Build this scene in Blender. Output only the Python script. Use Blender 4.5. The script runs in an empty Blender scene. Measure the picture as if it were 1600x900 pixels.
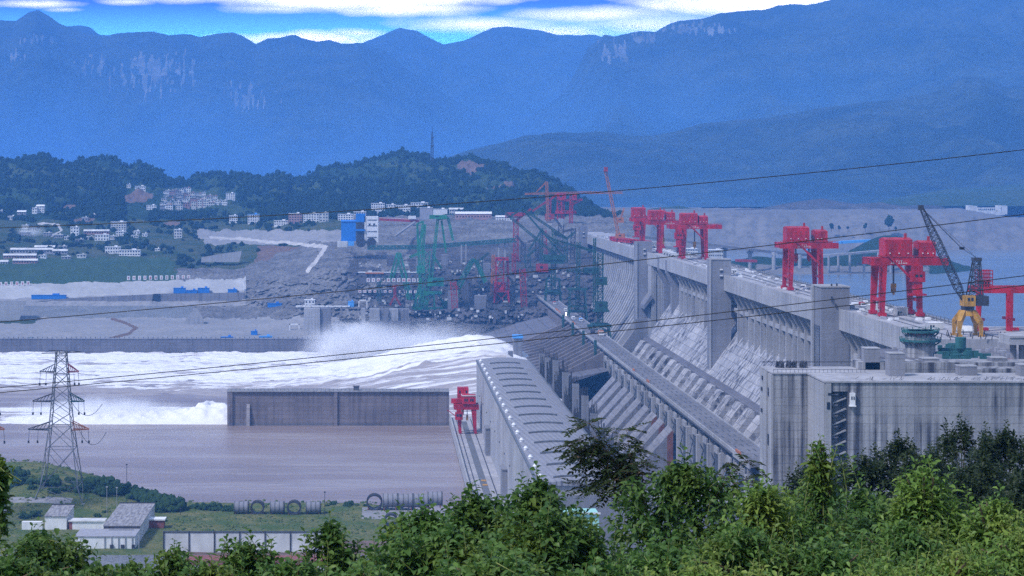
import bpy, math, random
import numpy as np
from mathutils import Vector
random.seed(7); RNG = np.random.default_rng(7)
F = 3350.0; CZ = 262.0          # lens in photo pixels, eye height (metres above sea)
SC = bpy.context.scene; COL = SC.collection
R = math.radians
# ---------------------------------------------------------------- camera
cam = bpy.data.cameras.new('camera'); camo = bpy.data.objects.new('camera', cam); COL.objects.link(camo)
camo.location = (0, 0, CZ); camo.rotation_euler = (R(90), 0, 0)
cam.sensor_width = 36; cam.lens = F/1600*36; cam.shift_x = 200/1600; cam.shift_y = -178/1600
cam.clip_start = 1; cam.clip_end = 60000
SC.camera = camo
# ---------------------------------------------------------------- light
SUN_EL, SUN_AZ = 50, -124       # azimuth measured from +Y (view direction) towards +X
SUN_STRENGTH, SKY_STRENGTH, EXPOSURE = 3.0, 0.115, 0.36
HAZE_DENSITY = 1.0e-4; HAZE_COLOR = (0.14, 0.42, 1.0); HAZE_ABS = (0.0, 0.0, 0.0)
sd = bpy.data.lights.new('sun', 'SUN'); so = bpy.data.objects.new('sun', sd); COL.objects.link(so)
sd.energy = SUN_STRENGTH; sd.angle = R(7); sd.color = (.98, .96, 1)
sv = Vector((math.sin(R(SUN_AZ))*math.cos(R(SUN_EL)), math.cos(R(SUN_AZ))*math.cos(R(SUN_EL)), math.sin(R(SUN_EL))))
so.rotation_euler = sv.to_track_quat('Z', 'Y').to_euler(); so.location = (0, 0, 800)
wd = bpy.data.worlds.new('World'); SC.world = wd; wd.use_nodes = True
nt = wd.node_tree; N = nt.nodes; L = nt.links; N.clear()
def nd(tree, typ, **kw):
    n = tree.nodes.new(typ)
    for k, v in kw.items():
        if k in n.inputs: n.inputs[k].default_value = v
        else: setattr(n, k, v)
    return n
def lk(tree, a, b): tree.links.new(a, b)
def mth(tree, op, a, b=None, c=None, clamp=False):
    n = tree.nodes.new('ShaderNodeMath'); n.operation = op; n.use_clamp = clamp
    for i, s in enumerate((a, b, c)):
        if s is None: continue
        if isinstance(s, (int, float)): n.inputs[i].default_value = s
        else: tree.links.new(s, n.inputs[i])
    return n.outputs[0]
out = nd(nt, 'ShaderNodeOutputWorld'); bg = nd(nt, 'ShaderNodeBackground', Strength=SKY_STRENGTH)
sky = nd(nt, 'ShaderNodeTexSky', sky_type='NISHITA', sun_disc=False)
sky.sun_elevation = R(SUN_EL); sky.sun_rotation = R(SUN_AZ); sky.altitude = 200; sky.air_density = 1.0; sky.dust_density = .3; sky.ozone_density = 3.0
tc = nd(nt, 'ShaderNodeTexCoord'); sep = nd(nt, 'ShaderNodeSeparateXYZ'); lk(nt, tc.outputs['Generated'], sep.inputs[0])
ys = mth(nt, 'MAXIMUM', sep.outputs[1], 0.02)
u = mth(nt, 'DIVIDE', sep.outputs[0], ys); v = mth(nt, 'DIVIDE', sep.outputs[2], ys)
uv = nd(nt, 'ShaderNodeCombineXYZ'); lk(nt, u, uv.inputs[0]); lk(nt, v, uv.inputs[1])
mp = nd(nt, 'ShaderNodeMapping'); mp.inputs['Scale'].default_value = (20, 62, 1); lk(nt, uv.outputs[0], mp.inputs[0])
nz = nd(nt, 'ShaderNodeTexNoise', Scale=1.0, Detail=6.0, Roughness=.55); lk(nt, mp.outputs[0], nz.inputs['Vector'])
warp = mth(nt, 'MULTIPLY', mth(nt, 'SUBTRACT', nz.outputs['Fac'], .5), 2.2)
tot = None
for cx, cy, rx, ry, k in [(330, -8, 190, 14, 1), (560, -2, 260, 20, 1.4), (430, 14, 110, 10, .6), (650, 14, 130, 13, 1), (1180, 2, 190, 20, 1.4), (920, 22, 150, 14, .75), (740, 38, 150, 14, .7),
                          (1010, 40, 120, 20, .6), (480, 62, 140, 15, .9), (560, 52, 60, 9, .6), (60, 6, 75, 7, .75), (100, 15, 30, 4, .5), (200, 3, 46, 6, .7), (860, 50, 150, 14, .55)]:
    a = mth(nt, 'DIVIDE', mth(nt, 'SUBTRACT', u, (cx-600)/F), rx/F); b = mth(nt, 'DIVIDE', mth(nt, 'SUBTRACT', v, (272-cy)/F), ry/F)
    r2 = mth(nt, 'SQRT', mth(nt, 'ADD', mth(nt, 'MULTIPLY', a, a), mth(nt, 'MULTIPLY', b, b)))
    e = mth(nt, 'MULTIPLY', mth(nt, 'SUBTRACT', mth(nt, 'ADD', 1.15, warp), r2, clamp=False), k, clamp=True)
    tot = e if tot is None else mth(nt, 'MAXIMUM', tot, e)
# high thin cloud elsewhere
nz2 = nd(nt, 'ShaderNodeTexNoise', Scale=3.0, Detail=5.0); lk(nt, tc.outputs['Generated'], nz2.inputs['Vector'])
hi = mth(nt, 'MULTIPLY', mth(nt, 'SUBTRACT', nz2.outputs['Fac'], .34), 3, clamp=True)
elev = mth(nt, 'MULTIPLY', mth(nt, 'SUBTRACT', sep.outputs[2], .13), 6.0, clamp=True)
hi = mth(nt, 'MULTIPLY', mth(nt, 'MULTIPLY', hi, elev), .6)
# blue of the open sky close above the mountains
mixs = nd(nt, 'ShaderNodeMix', data_type='RGBA'); 
lowf = mth(nt, 'MULTIPLY', mth(nt, 'MULTIPLY', mth(nt, 'SUBTRACT', .13, sep.outputs[2]), 20.0, clamp=True), mth(nt, 'MULTIPLY', sep.outputs[1], 3.0, clamp=True))
mr = nd(nt, 'ShaderNodeMapRange'); lk(nt, v, mr.inputs[0]); mr.inputs[1].default_value = .060; mr.inputs[2].default_value = .080
cr = nd(nt, 'ShaderNodeMix', data_type='RGBA'); lk(nt, mr.outputs[0], cr.inputs[0])
cr.inputs[6].default_value = (5, 23.0, 42.0, 1); cr.inputs[7].default_value = (.1, 1.2, 22.0, 1)
lk(nt, mth(nt, 'MULTIPLY', lowf, .9), mixs.inputs[0]); lk(nt, sky.outputs[0], mixs.inputs[6]); lk(nt, cr.outputs[2], mixs.inputs[7])
mc = nd(nt, 'ShaderNodeMix', data_type='RGBA'); lk(nt, mth(nt, 'MAXIMUM', tot, 0.0), mc.inputs[0]); lk(nt, mixs.outputs[2], mc.inputs[6]); mc.inputs[7].default_value = (40, 37, 38, 1)
mc2 = nd(nt, 'ShaderNodeMix', data_type='RGBA'); lk(nt, hi, mc2.inputs[0]); lk(nt, mc.outputs[2], mc2.inputs[6]); mc2.inputs[7].default_value = (9, 10, 12, 1)
lk(nt, mc2.outputs[2], bg.inputs[0]); lk(nt, bg.outputs[0], out.inputs[0])
SC.view_settings.view_transform = 'Standard'; SC.view_settings.look = 'None'; SC.view_settings.exposure = EXPOSURE; SC.view_settings.gamma = 1
SC.render.engine = 'CYCLES'; SC.cycles.use_denoising = False; SC.cycles.use_adaptive_sampling = False; SC.cycles.max_bounces = 6; SC.cycles.volume_bounces = 4
SC.cycles.transparent_max_bounces = 8; SC.cycles.caustics_reflective = False; SC.cycles.caustics_refractive = False; SC.cycles.volume_max_steps = 128
# ---------------------------------------------------------------- helpers
def W(x, y, Y): return ((x-600)*Y/F, Y, CZ-(y-272)*Y/F)
def XX(x, Y): return (x-600)*Y/F
def ZZ(y, Y): return CZ-(y-272)*Y/F
ORG = {}
def tag(o, label=None, cat=None, group=None, kind=None):
    if label: o['label'] = label
    if cat: o['category'] = cat
    if group: o['group'] = group
    if kind: o['kind'] = kind
    return o
def thing(name, label, cat, loc=(0, 0, 0), group=None):
    o = bpy.data.objects.new(name, None); COL.objects.link(o); o.location = loc; o.empty_display_size = 1
    ORG[o.name] = tuple(loc); return tag(o, label, cat, group)
def mesh_obj(name, v, f, m, parent=None, smooth=False, midx=None):
    v = np.asarray(v, dtype=float).reshape(-1, 3)
    org = ORG.get(parent.name, (0, 0, 0)) if parent else (0, 0, 0)
    v = v-np.array(org)
    me = bpy.data.meshes.new(name)
    if isinstance(f, np.ndarray):
        k = f.shape[1]; me.vertices.add(len(v)); me.vertices.foreach_set('co', v.ravel())
        me.loops.add(f.size); me.loops.foreach_set('vertex_index', f.ravel().astype(np.int32))
        me.polygons.add(len(f)); me.polygons.foreach_set('loop_start', np.arange(0, f.size, k, dtype=np.int32))
        me.update(calc_edges=True)
    else:
        me.from_pydata(v.tolist(), [], f)
    for mm in (m if isinstance(m, (list, tuple)) else [m]): me.materials.append(mm)
    if midx is not None: me.polygons.foreach_set('material_index', np.asarray(midx, dtype=np.int32))
    if smooth: me.polygons.foreach_set('use_smooth', np.ones(len(me.polygons), dtype=bool))
    me.update()
    o = bpy.data.objects.new(name, me); COL.objects.link(o)
    if parent: o.parent = parent
    ORG[o.name] = org
    return o
def kids(o): return [c for c in bpy.data.objects if c.parent == o]
def copy_tree(o, loc=None, parent=None, cache=None):
    c = o.copy(); COL.objects.link(c)
    if parent: c.parent = parent
    if loc is not None: c.location = loc
    for ch in (cache[o.name] if cache else kids(o)): copy_tree(ch, None, c, cache)
    return c
class MB:
    def __init__(s): s.v = []; s.f = []
    def add(s, v, f):
        n = len(s.v); s.v += [tuple(p) for p in v]; s.f += [tuple(i+n for i in q) for q in f]; return s
    def hexa(s, p): return s.add(p, [(0, 3, 2, 1), (4, 5, 6, 7), (0, 1, 5, 4), (1, 2, 6, 5), (2, 3, 7, 6), (3, 0, 4, 7)])
    def box(s, x0, x1, y0, y1, z0, z1):
        return s.hexa([(x0, y0, z0), (x1, y0, z0), (x1, y1, z0), (x0, y1, z0), (x0, y0, z1), (x1, y0, z1), (x1, y1, z1), (x0, y1, z1)])
    def prism(s, prof, y0, y1):      # profile in x,z extruded along y
        n = len(prof); v = [(x, y0, z) for x, z in prof]+[(x, y1, z) for x, z in prof]
        f = [tuple(range(n)), tuple(range(2*n-1, n-1, -1))]+[(i, i+n, (i+1) % n+n, (i+1) % n) for i in range(n)]
        return s.add(v, f)
    def prismx(s, prof, x0, x1):     # profile in y,z extruded along x
        n = len(prof); v = [(x0, y, z) for y, z in prof]+[(x1, y, z) for y, z in prof]
        f = [tuple(range(n-1, -1, -1)), tuple(range(n, 2*n))]+[(i, (i+1) % n, (i+1) % n+n, i+n) for i in range(n)]
        return s.add(v, f)
    def frame(s, p, q):
        p = Vector(p); q = Vector(q); d = (q-p); d.normalize()
        up = Vector((0, 0, 1)) if abs(d.z) < .95 else Vector((0, 1, 0))
        a = d.cross(up).normalized(); b = a.cross(d).normalized(); return p, q, a, b
    def beam(s, p, q, w, h=None, w2=None, h2=None):
        h = h or w; w2 = w2 or w; h2 = h2 or (h if w2 == w else w2*h/w); p, q, a, b = s.frame(p, q)
        P = [p-a*w/2-b*h/2, p+a*w/2-b*h/2, p+a*w/2+b*h/2, p-a*w/2+b*h/2]; Q = [q-a*w2/2-b*h2/2, q+a*w2/2-b*h2/2, q+a*w2/2+b*h2/2, q-a*w2/2+b*h2/2]
        return s.add(P+Q, [(0, 3, 2, 1), (4, 5, 6, 7), (0, 1, 5, 4), (1, 2, 6, 5), (2, 3, 7, 6), (3, 0, 4, 7)])
    def tube(s, p, q, r0, r1=None, n=10, cap=True):
        r1 = r0 if r1 is None else r1; p, q, a, b = s.frame(p, q)
        v = [p+(a*math.cos(2*math.pi*i/n)+b*math.sin(2*math.pi*i/n))*r0 for i in range(n)]+[q+(a*math.cos(2*math.pi*i/n)+b*math.sin(2*math.pi*i/n))*r1 for i in range(n)]
        f = [(i, (i+1) % n, (i+1) % n+n, i+n) for i in range(n)]
        if cap: f += [tuple(range(n-1, -1, -1)), tuple(range(n, 2*n))]
        return s.add(v, f)
    def lattice(s, p, q, w, t=.3, bays=None, w2=None, flat=False):
        w2 = w if w2 is None else w2; p, q, a, b = s.frame(p, q); Ln = (q-p).length; bays = bays or max(2, int(Ln/max(w, w2)/1.1))
        cs = [(-1, -1), (1, -1), (1, 1), (-1, 1)]
        def pt(c, k):
            tt = k/bays; ww = w+(w2-w)*tt; return p+(q-p)*tt+a*c[0]*ww/2+b*c[1]*ww/2
        for c in cs: s.beam(pt(c, 0), pt(c, bays), t*1.3)
        for k in range(bays):
            for i in range(4):
                c, d = cs[i], cs[(i+1) % 4]
                s.beam(pt(c, k), pt(d, k+1), t) if k % 2 else s.beam(pt(d, k), pt(c, k+1), t)
                s.beam(pt(c, k), pt(d, k), t)
        return s
    def build(s, name, m, parent=None, smooth=False): return mesh_obj(name, s.v, s.f, m, parent, smooth)
# ---------------------------------------------------------------- noise
def vnoise(x, y, seed=0):
    x = np.asarray(x, float); y = np.asarray(y, float)
    xi = np.floor(x).astype(np.int64); yi = np.floor(y).astype(np.int64); fx = x-xi; fy = y-yi
    fx = fx*fx*(3-2*fx); fy = fy*fy*(3-2*fy)
    def h(a, b):
        n = (a*374761393+b*668265263+seed*974634777) & 0xffffffff; n = ((n ^ (n >> 13))*1274126177) & 0xffffffff
        return ((n ^ (n >> 16)) & 0xffff)/65535.0
    return (h(xi, yi)*(1-fx)+h(xi+1, yi)*fx)*(1-fy)+(h(xi, yi+1)*(1-fx)+h(xi+1, yi+1)*fx)*fy
def fbm(x, y, o=5, seed=0):
    t = 0; a = .5; s = 0
    for k in range(o): t = t+a*vnoise(x*2**k, y*2**k, seed+k); s += a; a *= .5
    return t/s
def ridged(x, y, o=5, seed=0):
    t = 0; a = .5; s = 0
    for k in range(o): t = t+a*(1-np.abs(2*vnoise(x*2**k, y*2**k, seed+k)-1)); s += a; a *= .5
    return t/s
def grid_faces(nr, nc):
    i = np.arange(nr-1)[:, None]*nc+np.arange(nc-1)[None, :]; i = i.ravel()
    return np.stack([i, i+1, i+nc+1, i+nc], 1)
# ---------------------------------------------------------------- materials
def base_mat(name, rough=.8, spec=.3):
    m = bpy.data.materials.new(name); m.use_nodes = True; t = m.node_tree; b = t.nodes['Principled BSDF']
    b.inputs['Roughness'].default_value = rough; b.inputs['Specular IOR Level'].default_value = spec
    return m, t, b
def col4(c): return (c[0], c[1], c[2], 1)
def posmap(t, scale):
    g = t.nodes.new('ShaderNodeNewGeometry'); mpn = t.nodes.new('ShaderNodeMapping'); mpn.inputs['Scale'].default_value = scale
    t.links.new(g.outputs['Position'], mpn.inputs[0]); return mpn.outputs[0]
def noise(t, scale, detail=4, rough=.55, s=1.0):
    n = t.nodes.new('ShaderNodeTexNoise'); n.inputs['Scale'].default_value = s; n.inputs['Detail'].default_value = detail; n.inputs['Roughness'].default_value = rough
    t.links.new(posmap(t, scale), n.inputs['Vector']); return n.outputs['Fac']
def ramp(t, fac, a, b):
    return mth(t, 'DIVIDE', mth(t, 'SUBTRACT', fac, a), b-a, clamp=True)
def mixc(t, fac, a, b, mode='MIX'):
    n = t.nodes.new('ShaderNodeMix'); n.data_type = 'RGBA'; n.blend_type = mode
    for i, s in ((0, fac), (6, a), (7, b)):
        if isinstance(s, (int, float)): n.inputs[i].default_value = s
        elif isinstance(s, tuple): n.inputs[i].default_value = col4(s)
        else: t.links.new(s, n.inputs[i])
    return n.outputs[2]
def bump(t, b, h, dist, strength=1.0):
    n = t.nodes.new('ShaderNodeBump'); n.inputs['Distance'].default_value = dist; n.inputs['Strength'].default_value = strength
    t.links.new(h, n.inputs['Height']); t.links.new(n.outputs[0], b.inputs['Normal'])
def plain(name, c, rough=.6, var=.25, scale=.5, metallic=0):
    m, t, b = base_mat(name, rough); b.inputs['Metallic'].default_value = metallic
    f = noise(t, (scale, scale, scale*.5), 5)
    dk = tuple(x*(1-var) for x in c); lt = tuple(min(1, x*(1+var*.5)) for x in c)
    t.links.new(mixc(t, ramp(t, f, .3, .7), dk, lt), b.inputs['Base Color']); return m
def concrete(name, c=(.40, .39, .41), dark=(.13, .125, .14), streak=.6, panel=(12, 3), big=.03, joint=.5, sharp=(.45, .72), axis='v'):
    m, t, b = base_mat(name, .85, .25)
    f1 = noise(t, (big, big, big), 5); col = mixc(t, ramp(t, f1, .3, .7), tuple(x*.8 for x in c), tuple(x*1.12 for x in c))
    sc = (.35, .35, .012) if axis == 'v' else (.14, .3, .14)
    f2 = noise(t, sc, 5, .6); f3 = noise(t, (.02, .02, .03), 3)
    s = mth(t, 'MULTIPLY', ramp(t, f2, *sharp), ramp(t, f3, .32, .5)); col = mixc(t, mth(t, 'MULTIPLY', s, streak), col, dark)
    g = t.nodes.new('ShaderNodeNewGeometry'); sp = t.nodes.new('ShaderNodeSeparateXYZ'); t.links.new(g.outputs['Position'], sp.inputs[0])
    cb = t.nodes.new('ShaderNodeCombineXYZ'); t.links.new(mth(t, 'ADD', sp.outputs[0], sp.outputs[1]), cb.inputs[0]); t.links.new(sp.outputs[2], cb.inputs[1])
    br = t.nodes.new('ShaderNodeTexBrick'); br.offset = .0; t.links.new(cb.outputs[0], br.inputs[0])
    for k, vv in (('Scale', 1), ('Mortar Size', .18), ('Mortar Smooth', .4), ('Brick Width', panel[0]), ('Row Height', panel[1])): br.inputs[k].default_value = vv
    br.inputs['Color1'].default_value = (1, 1, 1, 1); br.inputs['Color2'].default_value = (.70, .71, .74, 1); br.inputs['Mortar'].default_value = (.38, .38, .40, 1)
    col = mixc(t, joint, col, br.outputs['Color'], 'MULTIPLY')
    f4 = noise(t, (.8, .8, .8), 6, .7); col = mixc(t, mth(t, 'MULTIPLY', ramp(t, f4, .5, .75), .3), col, tuple(x*.5 for x in c))
    t.links.new(col, b.inputs['Base Color']); bump(t, b, f4, .15); return m
def ground(name, cols, scale=.02, rough=.95, bumpd=1.0, aniso=(1, 1, 1)):
    m, t, b = base_mat(name, rough, .1)
    f1 = noise(t, tuple(scale*a for a in aniso), 6, .65); f2 = noise(t, tuple(scale*9*a for a in aniso), 5, .7)
    c = mixc(t, ramp(t, f1, .38, .62), cols[0], cols[1]); c = mixc(t, ramp(t, f2, .45, .7), c, cols[2])
    t.links.new(c, b.inputs['Base Color']); bump(t, b, f2, bumpd); return m
M = {}
M['conc'] = concrete('weathered_concrete', c=(.27, .265, .29), dark=(.08, .08, .095), streak=.7)
M['conc_light'] = concrete('pale_concrete', c=(.40, .395, .41), dark=(.13, .13, .15), streak=.6, panel=(14, 6), joint=.3)
M['conc_deck'] = concrete('deck_concrete', c=(.42, .41, .43), dark=(.18, .18, .2), streak=.7, panel=(9, 60), joint=.35, big=.08)
M['conc_tower'] = concrete('tower_concrete', c=(.25, .25, .28), dark=(.11, .11, .13), streak=.5, panel=(60, 4), joint=.3)
M['conc_slope'] = concrete('slope_concrete', c=(.46, .45, .47), dark=(.06, .06, .075), streak=.9, panel=(11, 5), joint=.95, sharp=(.47, .58), big=.15, axis='s')
M['conc_streak'] = concrete('rain_streaked_concrete', c=(.40, .395, .41), dark=(.045, .045, .06), streak=.95, panel=(16, 3.2), joint=.55, sharp=(.42, .6))
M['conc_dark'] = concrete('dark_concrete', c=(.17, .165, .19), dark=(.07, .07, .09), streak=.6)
M['conc_wet'] = concrete('wet_stained_concrete', c=(.24, .205, .215), dark=(.08, .065, .075), streak=.8, panel=(20, 3))
M['conc_brown'] = concrete('brown_raw_concrete', c=(.19, .165, .165), dark=(.07, .06, .065), streak=.6, panel=(8, 5))
M['red'] = plain('red_crane_paint', (.46, .010, .022), .5, .55, .3)
M['red_dull'] = plain('dull_red_paint', (.36, .03, .035), .6)
M['green_crane'] = plain('bright_green_paint', (.035, .26, .165), .6, .45, .3)
M['dkgreen'] = plain('dark_green_paint', (.025, .09, .085), .6, .4, .2)
M['yellow'] = plain('yellow_paint', (.48, .25, .035), .6, .55, .35)
M['orange'] = plain('orange_paint', (.46, .16, .06), .7, .4)
M['steel_dk'] = plain('dark_steel', (.05, .05, .06), .5, .3)
M['steel'] = plain('grey_steel', (.16, .17, .19), .55, .3, metallic=.3)
M['white'] = plain('white_paint', (.78, .78, .8), .6, .15)
M['offwhite'] = plain('weathered_white_wall', (.62, .62, .62), .7, .3, .15)
M['pink'] = plain('pinkish_wall', (.42, .26, .25), .8)
M['grey_wall'] = plain('grey_wall', (.34, .34, .38), .8)
M['blue'] = plain('blue_cladding', (.02, .19, .62), .5, .2)
M['ltblue'] = plain('light_blue_sheet', (.1, .38, .85), .5, .15)
M['teal'] = plain('teal_formwork', (.03, .13, .13), .75, .5, .4)
M['glass'] = plain('dark_window_glass', (.02, .03, .05), .2, .2)
M['rust'] = plain('rusty_steel', (.24, .09, .05), .8, .5, .3)
M['brick'] = plain('red_brown_brick', (.25, .09, .075), .9, .3, .4)
M['mint'] = plain('mint_cladding', (.35, .66, .60), .6, .12)
M['cable'] = plain('black_cable', (.012, .012, .015), .6, .1)
M['road'] = plain('pale_road', (.45, .43, .42), .9, .25, .05)
M['asphalt'] = plain('grey_asphalt', (.14, .145, .16), .9, .25, .05)
# ================================================================ setting: ground, water, hills
M['forest'] = ground('forest_green', [(.012, .035, .018), (.028, .06, .025), (.02, .045, .03)], .02, bumpd=4)
M['hill'] = ground('hill_scrub', [(.03, .065, .03), (.065, .09, .04), (.015, .036, .02)], .008, bumpd=6)
M['mount'] = ground('mountain_forest', [(.018, .035, .03), (.085, .11, .08), (.014, .028, .028)], .0035, bumpd=45, aniso=(1, 1, .45))
M['cliff'] = ground('pale_limestone_cliff', [(.10, .11, .10), (.34, .33, .30), (.2, .2, .18)], .006, bumpd=20, aniso=(1, 1, .25))
M['rock'] = ground('excavated_rock', [(.15, .145, .15), (.27, .26, .26), (.07, .07, .08)], .03, bumpd=3, aniso=(1, 1, .4))
M['rockdark'] = ground('dark_rock', [(.075, .075, .08), (.15, .14, .15), (.035, .035, .04)], .03, bumpd=3, aniso=(1, 1, .4))
M['rubble'] = ground('grey_rubble', [(.20, .21, .23), (.26, .27, .29), (.11, .12, .13)], .05, bumpd=2)
M['pale'] = ground('pale_gravel', [(.25, .25, .265), (.31, .30, .31), (.19, .19, .2)], .02)
M['lawn'] = ground('grass_slope', [(.035, .075, .035), (.05, .09, .045), (.028, .06, .035)], .015)
M['scrub'] = ground('scrub_green', [(.03, .06, .03), (.09, .095, .05), (.02, .045, .025)], .02)
M['soil'] = ground('brown_soil', [(.15, .10, .08), (.2, .135, .11), (.08, .06, .045)], .02)
M['grass'] = ground('rough_grass', [(.075, .12, .03), (.19, .18, .075), (.035, .07, .02)], .07, bumpd=.8)
M['slab'] = concrete('sloped_slab_concrete', c=(.42, .42, .43), dark=(.25, .25, .26), streak=.5, panel=(18, 30), joint=.3)
M['rim'] = ground('plateau_fill', [(.17, .165, .17), (.22, .21, .21), (.12, .12, .13)], .006, bumpd=4)

mb = MB(); v = [(-7400, -300, 60), (9400, -300, 60), (9400, 16800, 60), (-7400, 16800, 60)]
tag(mesh_obj('ground', v, [(0, 1, 2, 3)], M['scrub']), kind='structure')

def ridge(name, pts, Yr, Y0, y0, mat, nx, ny, amp, xs, seed, power=1.0, jag=3.0, cliffs=()):
    """a range whose skyline follows its real outline, sloping forward to Y0"""
    x0, x1 = pts[0][0], pts[-1][0]; px = np.linspace(x0, x1, nx); sil = np.interp(px, [p[0] for p in pts], [p[1] for p in pts])
    X = (px-600)*Yr/F; zr = CZ-(sil-272)*Yr/F+ (fbm(X/ (Yr*.012), X*0+seed, 4, seed)-.5)*jag*Yr/F*2
    rows = []
    zb = CZ-(y0-272)*Y0/F
    for j in range(ny+1):
        t = j/ny; Y = Y0+(Yr-Y0)*t; Xr = X*(1-.25*(1-t))
        n = (ridged(Xr/xs, np.full_like(Xr, Y/xs*.35), 5, seed)-.55)
        z = zb+(zr-zb)*t**power+n*amp*min(1, 4*t*(1-t)+.02)*(np.maximum(zr-zb, 5)/ (abs((zr-zb)).max()))
        rows.append(np.stack([Xr, np.full_like(Xr, Y)+n*amp*.6*(1-t), np.minimum(z, zb+(zr-zb)*(.08+.92*t**.6)) ], 1))
    for j in range(1, 4): rows.append(np.stack([X, np.full_like(X, Yr+j*amp*1.2+60*j), zr-j*(zr-60)*.25], 1))
    v = np.concatenate(rows); f_ = grid_faces(len(rows), nx); c_ = v[f_].mean(1); qx = 600+c_[:, 0]*F/c_[:, 1]; qy = 272+(CZ-c_[:, 2])*F/c_[:, 1]; mi_ = np.zeros(len(f_), int)
    wn = fbm(qx/3.5, qy/16, 3, seed+5)-.42
    for (a_, b_, ra, rb_) in cliffs: mi_[((qx-a_)/ra)**2+((qy-b_)/rb_)**2+wn*7 < .75] = 1
    o = mesh_obj(name, v, f_, [mat, M['cliff']], smooth=True, midx=mi_)
    return tag(o, kind='structure')
ridge('mountains', [(-260, 60), (-120, 60), (-60, 20), (0, 33), (25, 33), (45, 20), (60, 16), (75, 24), (95, 38), (130, 52), (160, 56), (200, 50), (240, 49), (262, 56), (285, 54), (315, 57), (340, 50),
       (365, 48), (385, 60), (400, 69), (420, 60), (460, 53), (475, 60), (495, 65), (515, 63), (535, 70), (565, 69), (600, 80), (640, 110), (700, 150), (800, 200)], 12500, 8200, 330, M['mount'], 620, 90, 520, 700, 11, 1.15, cliffs=[(150, 100, 30, 12), (235, 115, 60, 26), (285, 105, 25, 20), (60, 62, 26, 7), (390, 150, 30, 18), (30, 88, 12, 8)])
ridge('mountains', [(-200, 48), (100, 42), (122, 40), (140, 42), (155, 54), (300, 70), (480, 75), (560, 70), (590, 58), (625, 44), (650, 48), (680, 62), (693, 69), (730, 60), (770, 44), (795, 41), (830, 45), (870, 54), (930, 54), (960, 60), (1050, 80), (1200, 120)],
      15500, 11500, 300, M['mount'], 460, 60, 480, 800, 12, 1.1)
ridge('mountains', [(700, 262), (760, 236), (800, 205), (840, 172), (870, 152), (890, 128), (905, 100), (918, 75), (930, 66), (945, 54), (960, 57), (1000, 48), (1025, 50), (1045, 38), (1060, 32), (1100, 28), (1150, 18), (1190, 16), (1215, 8), (1260, 9),
       (1300, -1), (1360, -10), (1450, -25), (1600, -45), (1800, -60), (2000, -40)], 10500, 6900, 320, M['mount'], 620, 90, 430, 600, 13, 1.1, cliffs=[(1080, 45, 50, 9), (960, 80, 20, 16), (1010, 58, 20, 8)])
ridge('mountains', [(560, 262), (700, 246), (760, 228), (820, 212), (860, 206), (900, 208), (930, 205), (965, 209), (1000, 212), (1050, 206), (1100, 192), (1150, 186), (1200, 184), (1260, 172), (1320, 164), (1370, 158), (1420, 152), (1450, 148), (1480, 136),
       (1505, 120), (1530, 117), (1550, 124), (1570, 134), (1620, 130), (1750, 120), (1900, 140)], 7600, 5300, 345, M['mount'], 560, 80, 240, 380, 14, 1.0)
ridge('hill', [(1150, 330), (1380, 318), (1420, 306), (1480, 296), (1540, 292), (1600, 286), (1700, 276), (1850, 280)], 5400, 4500, 322, M['hill'], 200, 20, 40, 200, 15)
ridge('hill', [(1215, 331), (1240, 322), (1262, 312), (1285, 309), (1310, 314), (1340, 319), (1380, 315), (1410, 321), (1425, 326), (1440, 322), (1470, 322), (1500, 332)], 4250, 4000, 332, M['rockdark'], 120, 12, 10, 90, 16)
ridge('hill', [(985, 334), (1000, 329), (1020, 327), (1060, 322), (1090, 328), (1110, 333)], 4250, 4000, 334, M['hill'], 60, 8, 8, 60, 17)

# ---- right bank terrain: one sheet from the river wall up to the green ridge
SIL = [(-260, 262), (-60, 250), (0, 250), (30, 246), (62, 243), (80, 250), (97, 258), (120, 256), (150, 250), (172, 252), (200, 258), (235, 264), (262, 276), (290, 284), (310, 277), (330, 273), (355, 275), (370, 271), (400, 273), (415, 276), (430, 266),
       (444, 272), (455, 286), (475, 280), (500, 268), (520, 262), (545, 258), (575, 251), (600, 244), (625, 239), (650, 246), (670, 250), (690, 247), (720, 249), (760, 253), (800, 263), (845, 278), (870, 285), (895, 300), (920, 318), (938, 330), (960, 338), (1010, 340)]
PY = [560, 545, 532, 531, 515, 500, 480, 460, 455, 437, 405, 375, 345]; PD = [2228, 2230, 2232, 2236, 2330, 2450, 2530, 2560, 2566, 2600, 2800, 3020, 3300]
PY2 = [560, 532, 525, 505, 483, 482, 455, 420, 398, 380, 352, 338]; PD2 = [2228, 2240, 2300, 2330, 2345, 2480, 2520, 2570, 2700, 2760, 2900, 3150]
def row_depth(x, y):
    """distance of the right bank's surface for a viewing direction"""
    s = np.interp(x, [p[0] for p in SIL], [p[1] for p in SIL]); YR = 4300-600*np.clip((x-620)/300, 0, 1)
    w = np.clip((x-370)/140, 0, 1)
    a = np.interp(-y, [-q for q in PY], PD); b = np.interp(-y, [-q for q in PY2], PD2)
    low = a*(1-w)+b*w; y1 = 345*(1-w)+338*w; d1 = 3300*(1-w)+3150*w
    hi = d1+(YR-d1)*np.clip((y1-y)/np.maximum(y1-s, 1), 0, 1)**1.15
    return np.where(y > y1, low, hi)
def dseg(x, y, pts):
    d = np.full(np.shape(x), 1e9)
    for (ax, ay), (bx, by) in zip(pts, pts[1:]):
        t = np.clip(((x-ax)*(bx-ax)+(y-ay)*(by-ay))/((bx-ax)**2+(by-ay)**2), 0, 1); d = np.minimum(d, np.hypot(x-ax-t*(bx-ax), (y-ay-t*(by-ay))*1.6))
    return d
def sst0(q): q = np.clip((q-.12)/.5, 0, 1); return q*q*(3-2*q)
ncol, nrow = 760, 260
gx = np.linspace(-200, 1005, ncol); yy = []
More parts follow.
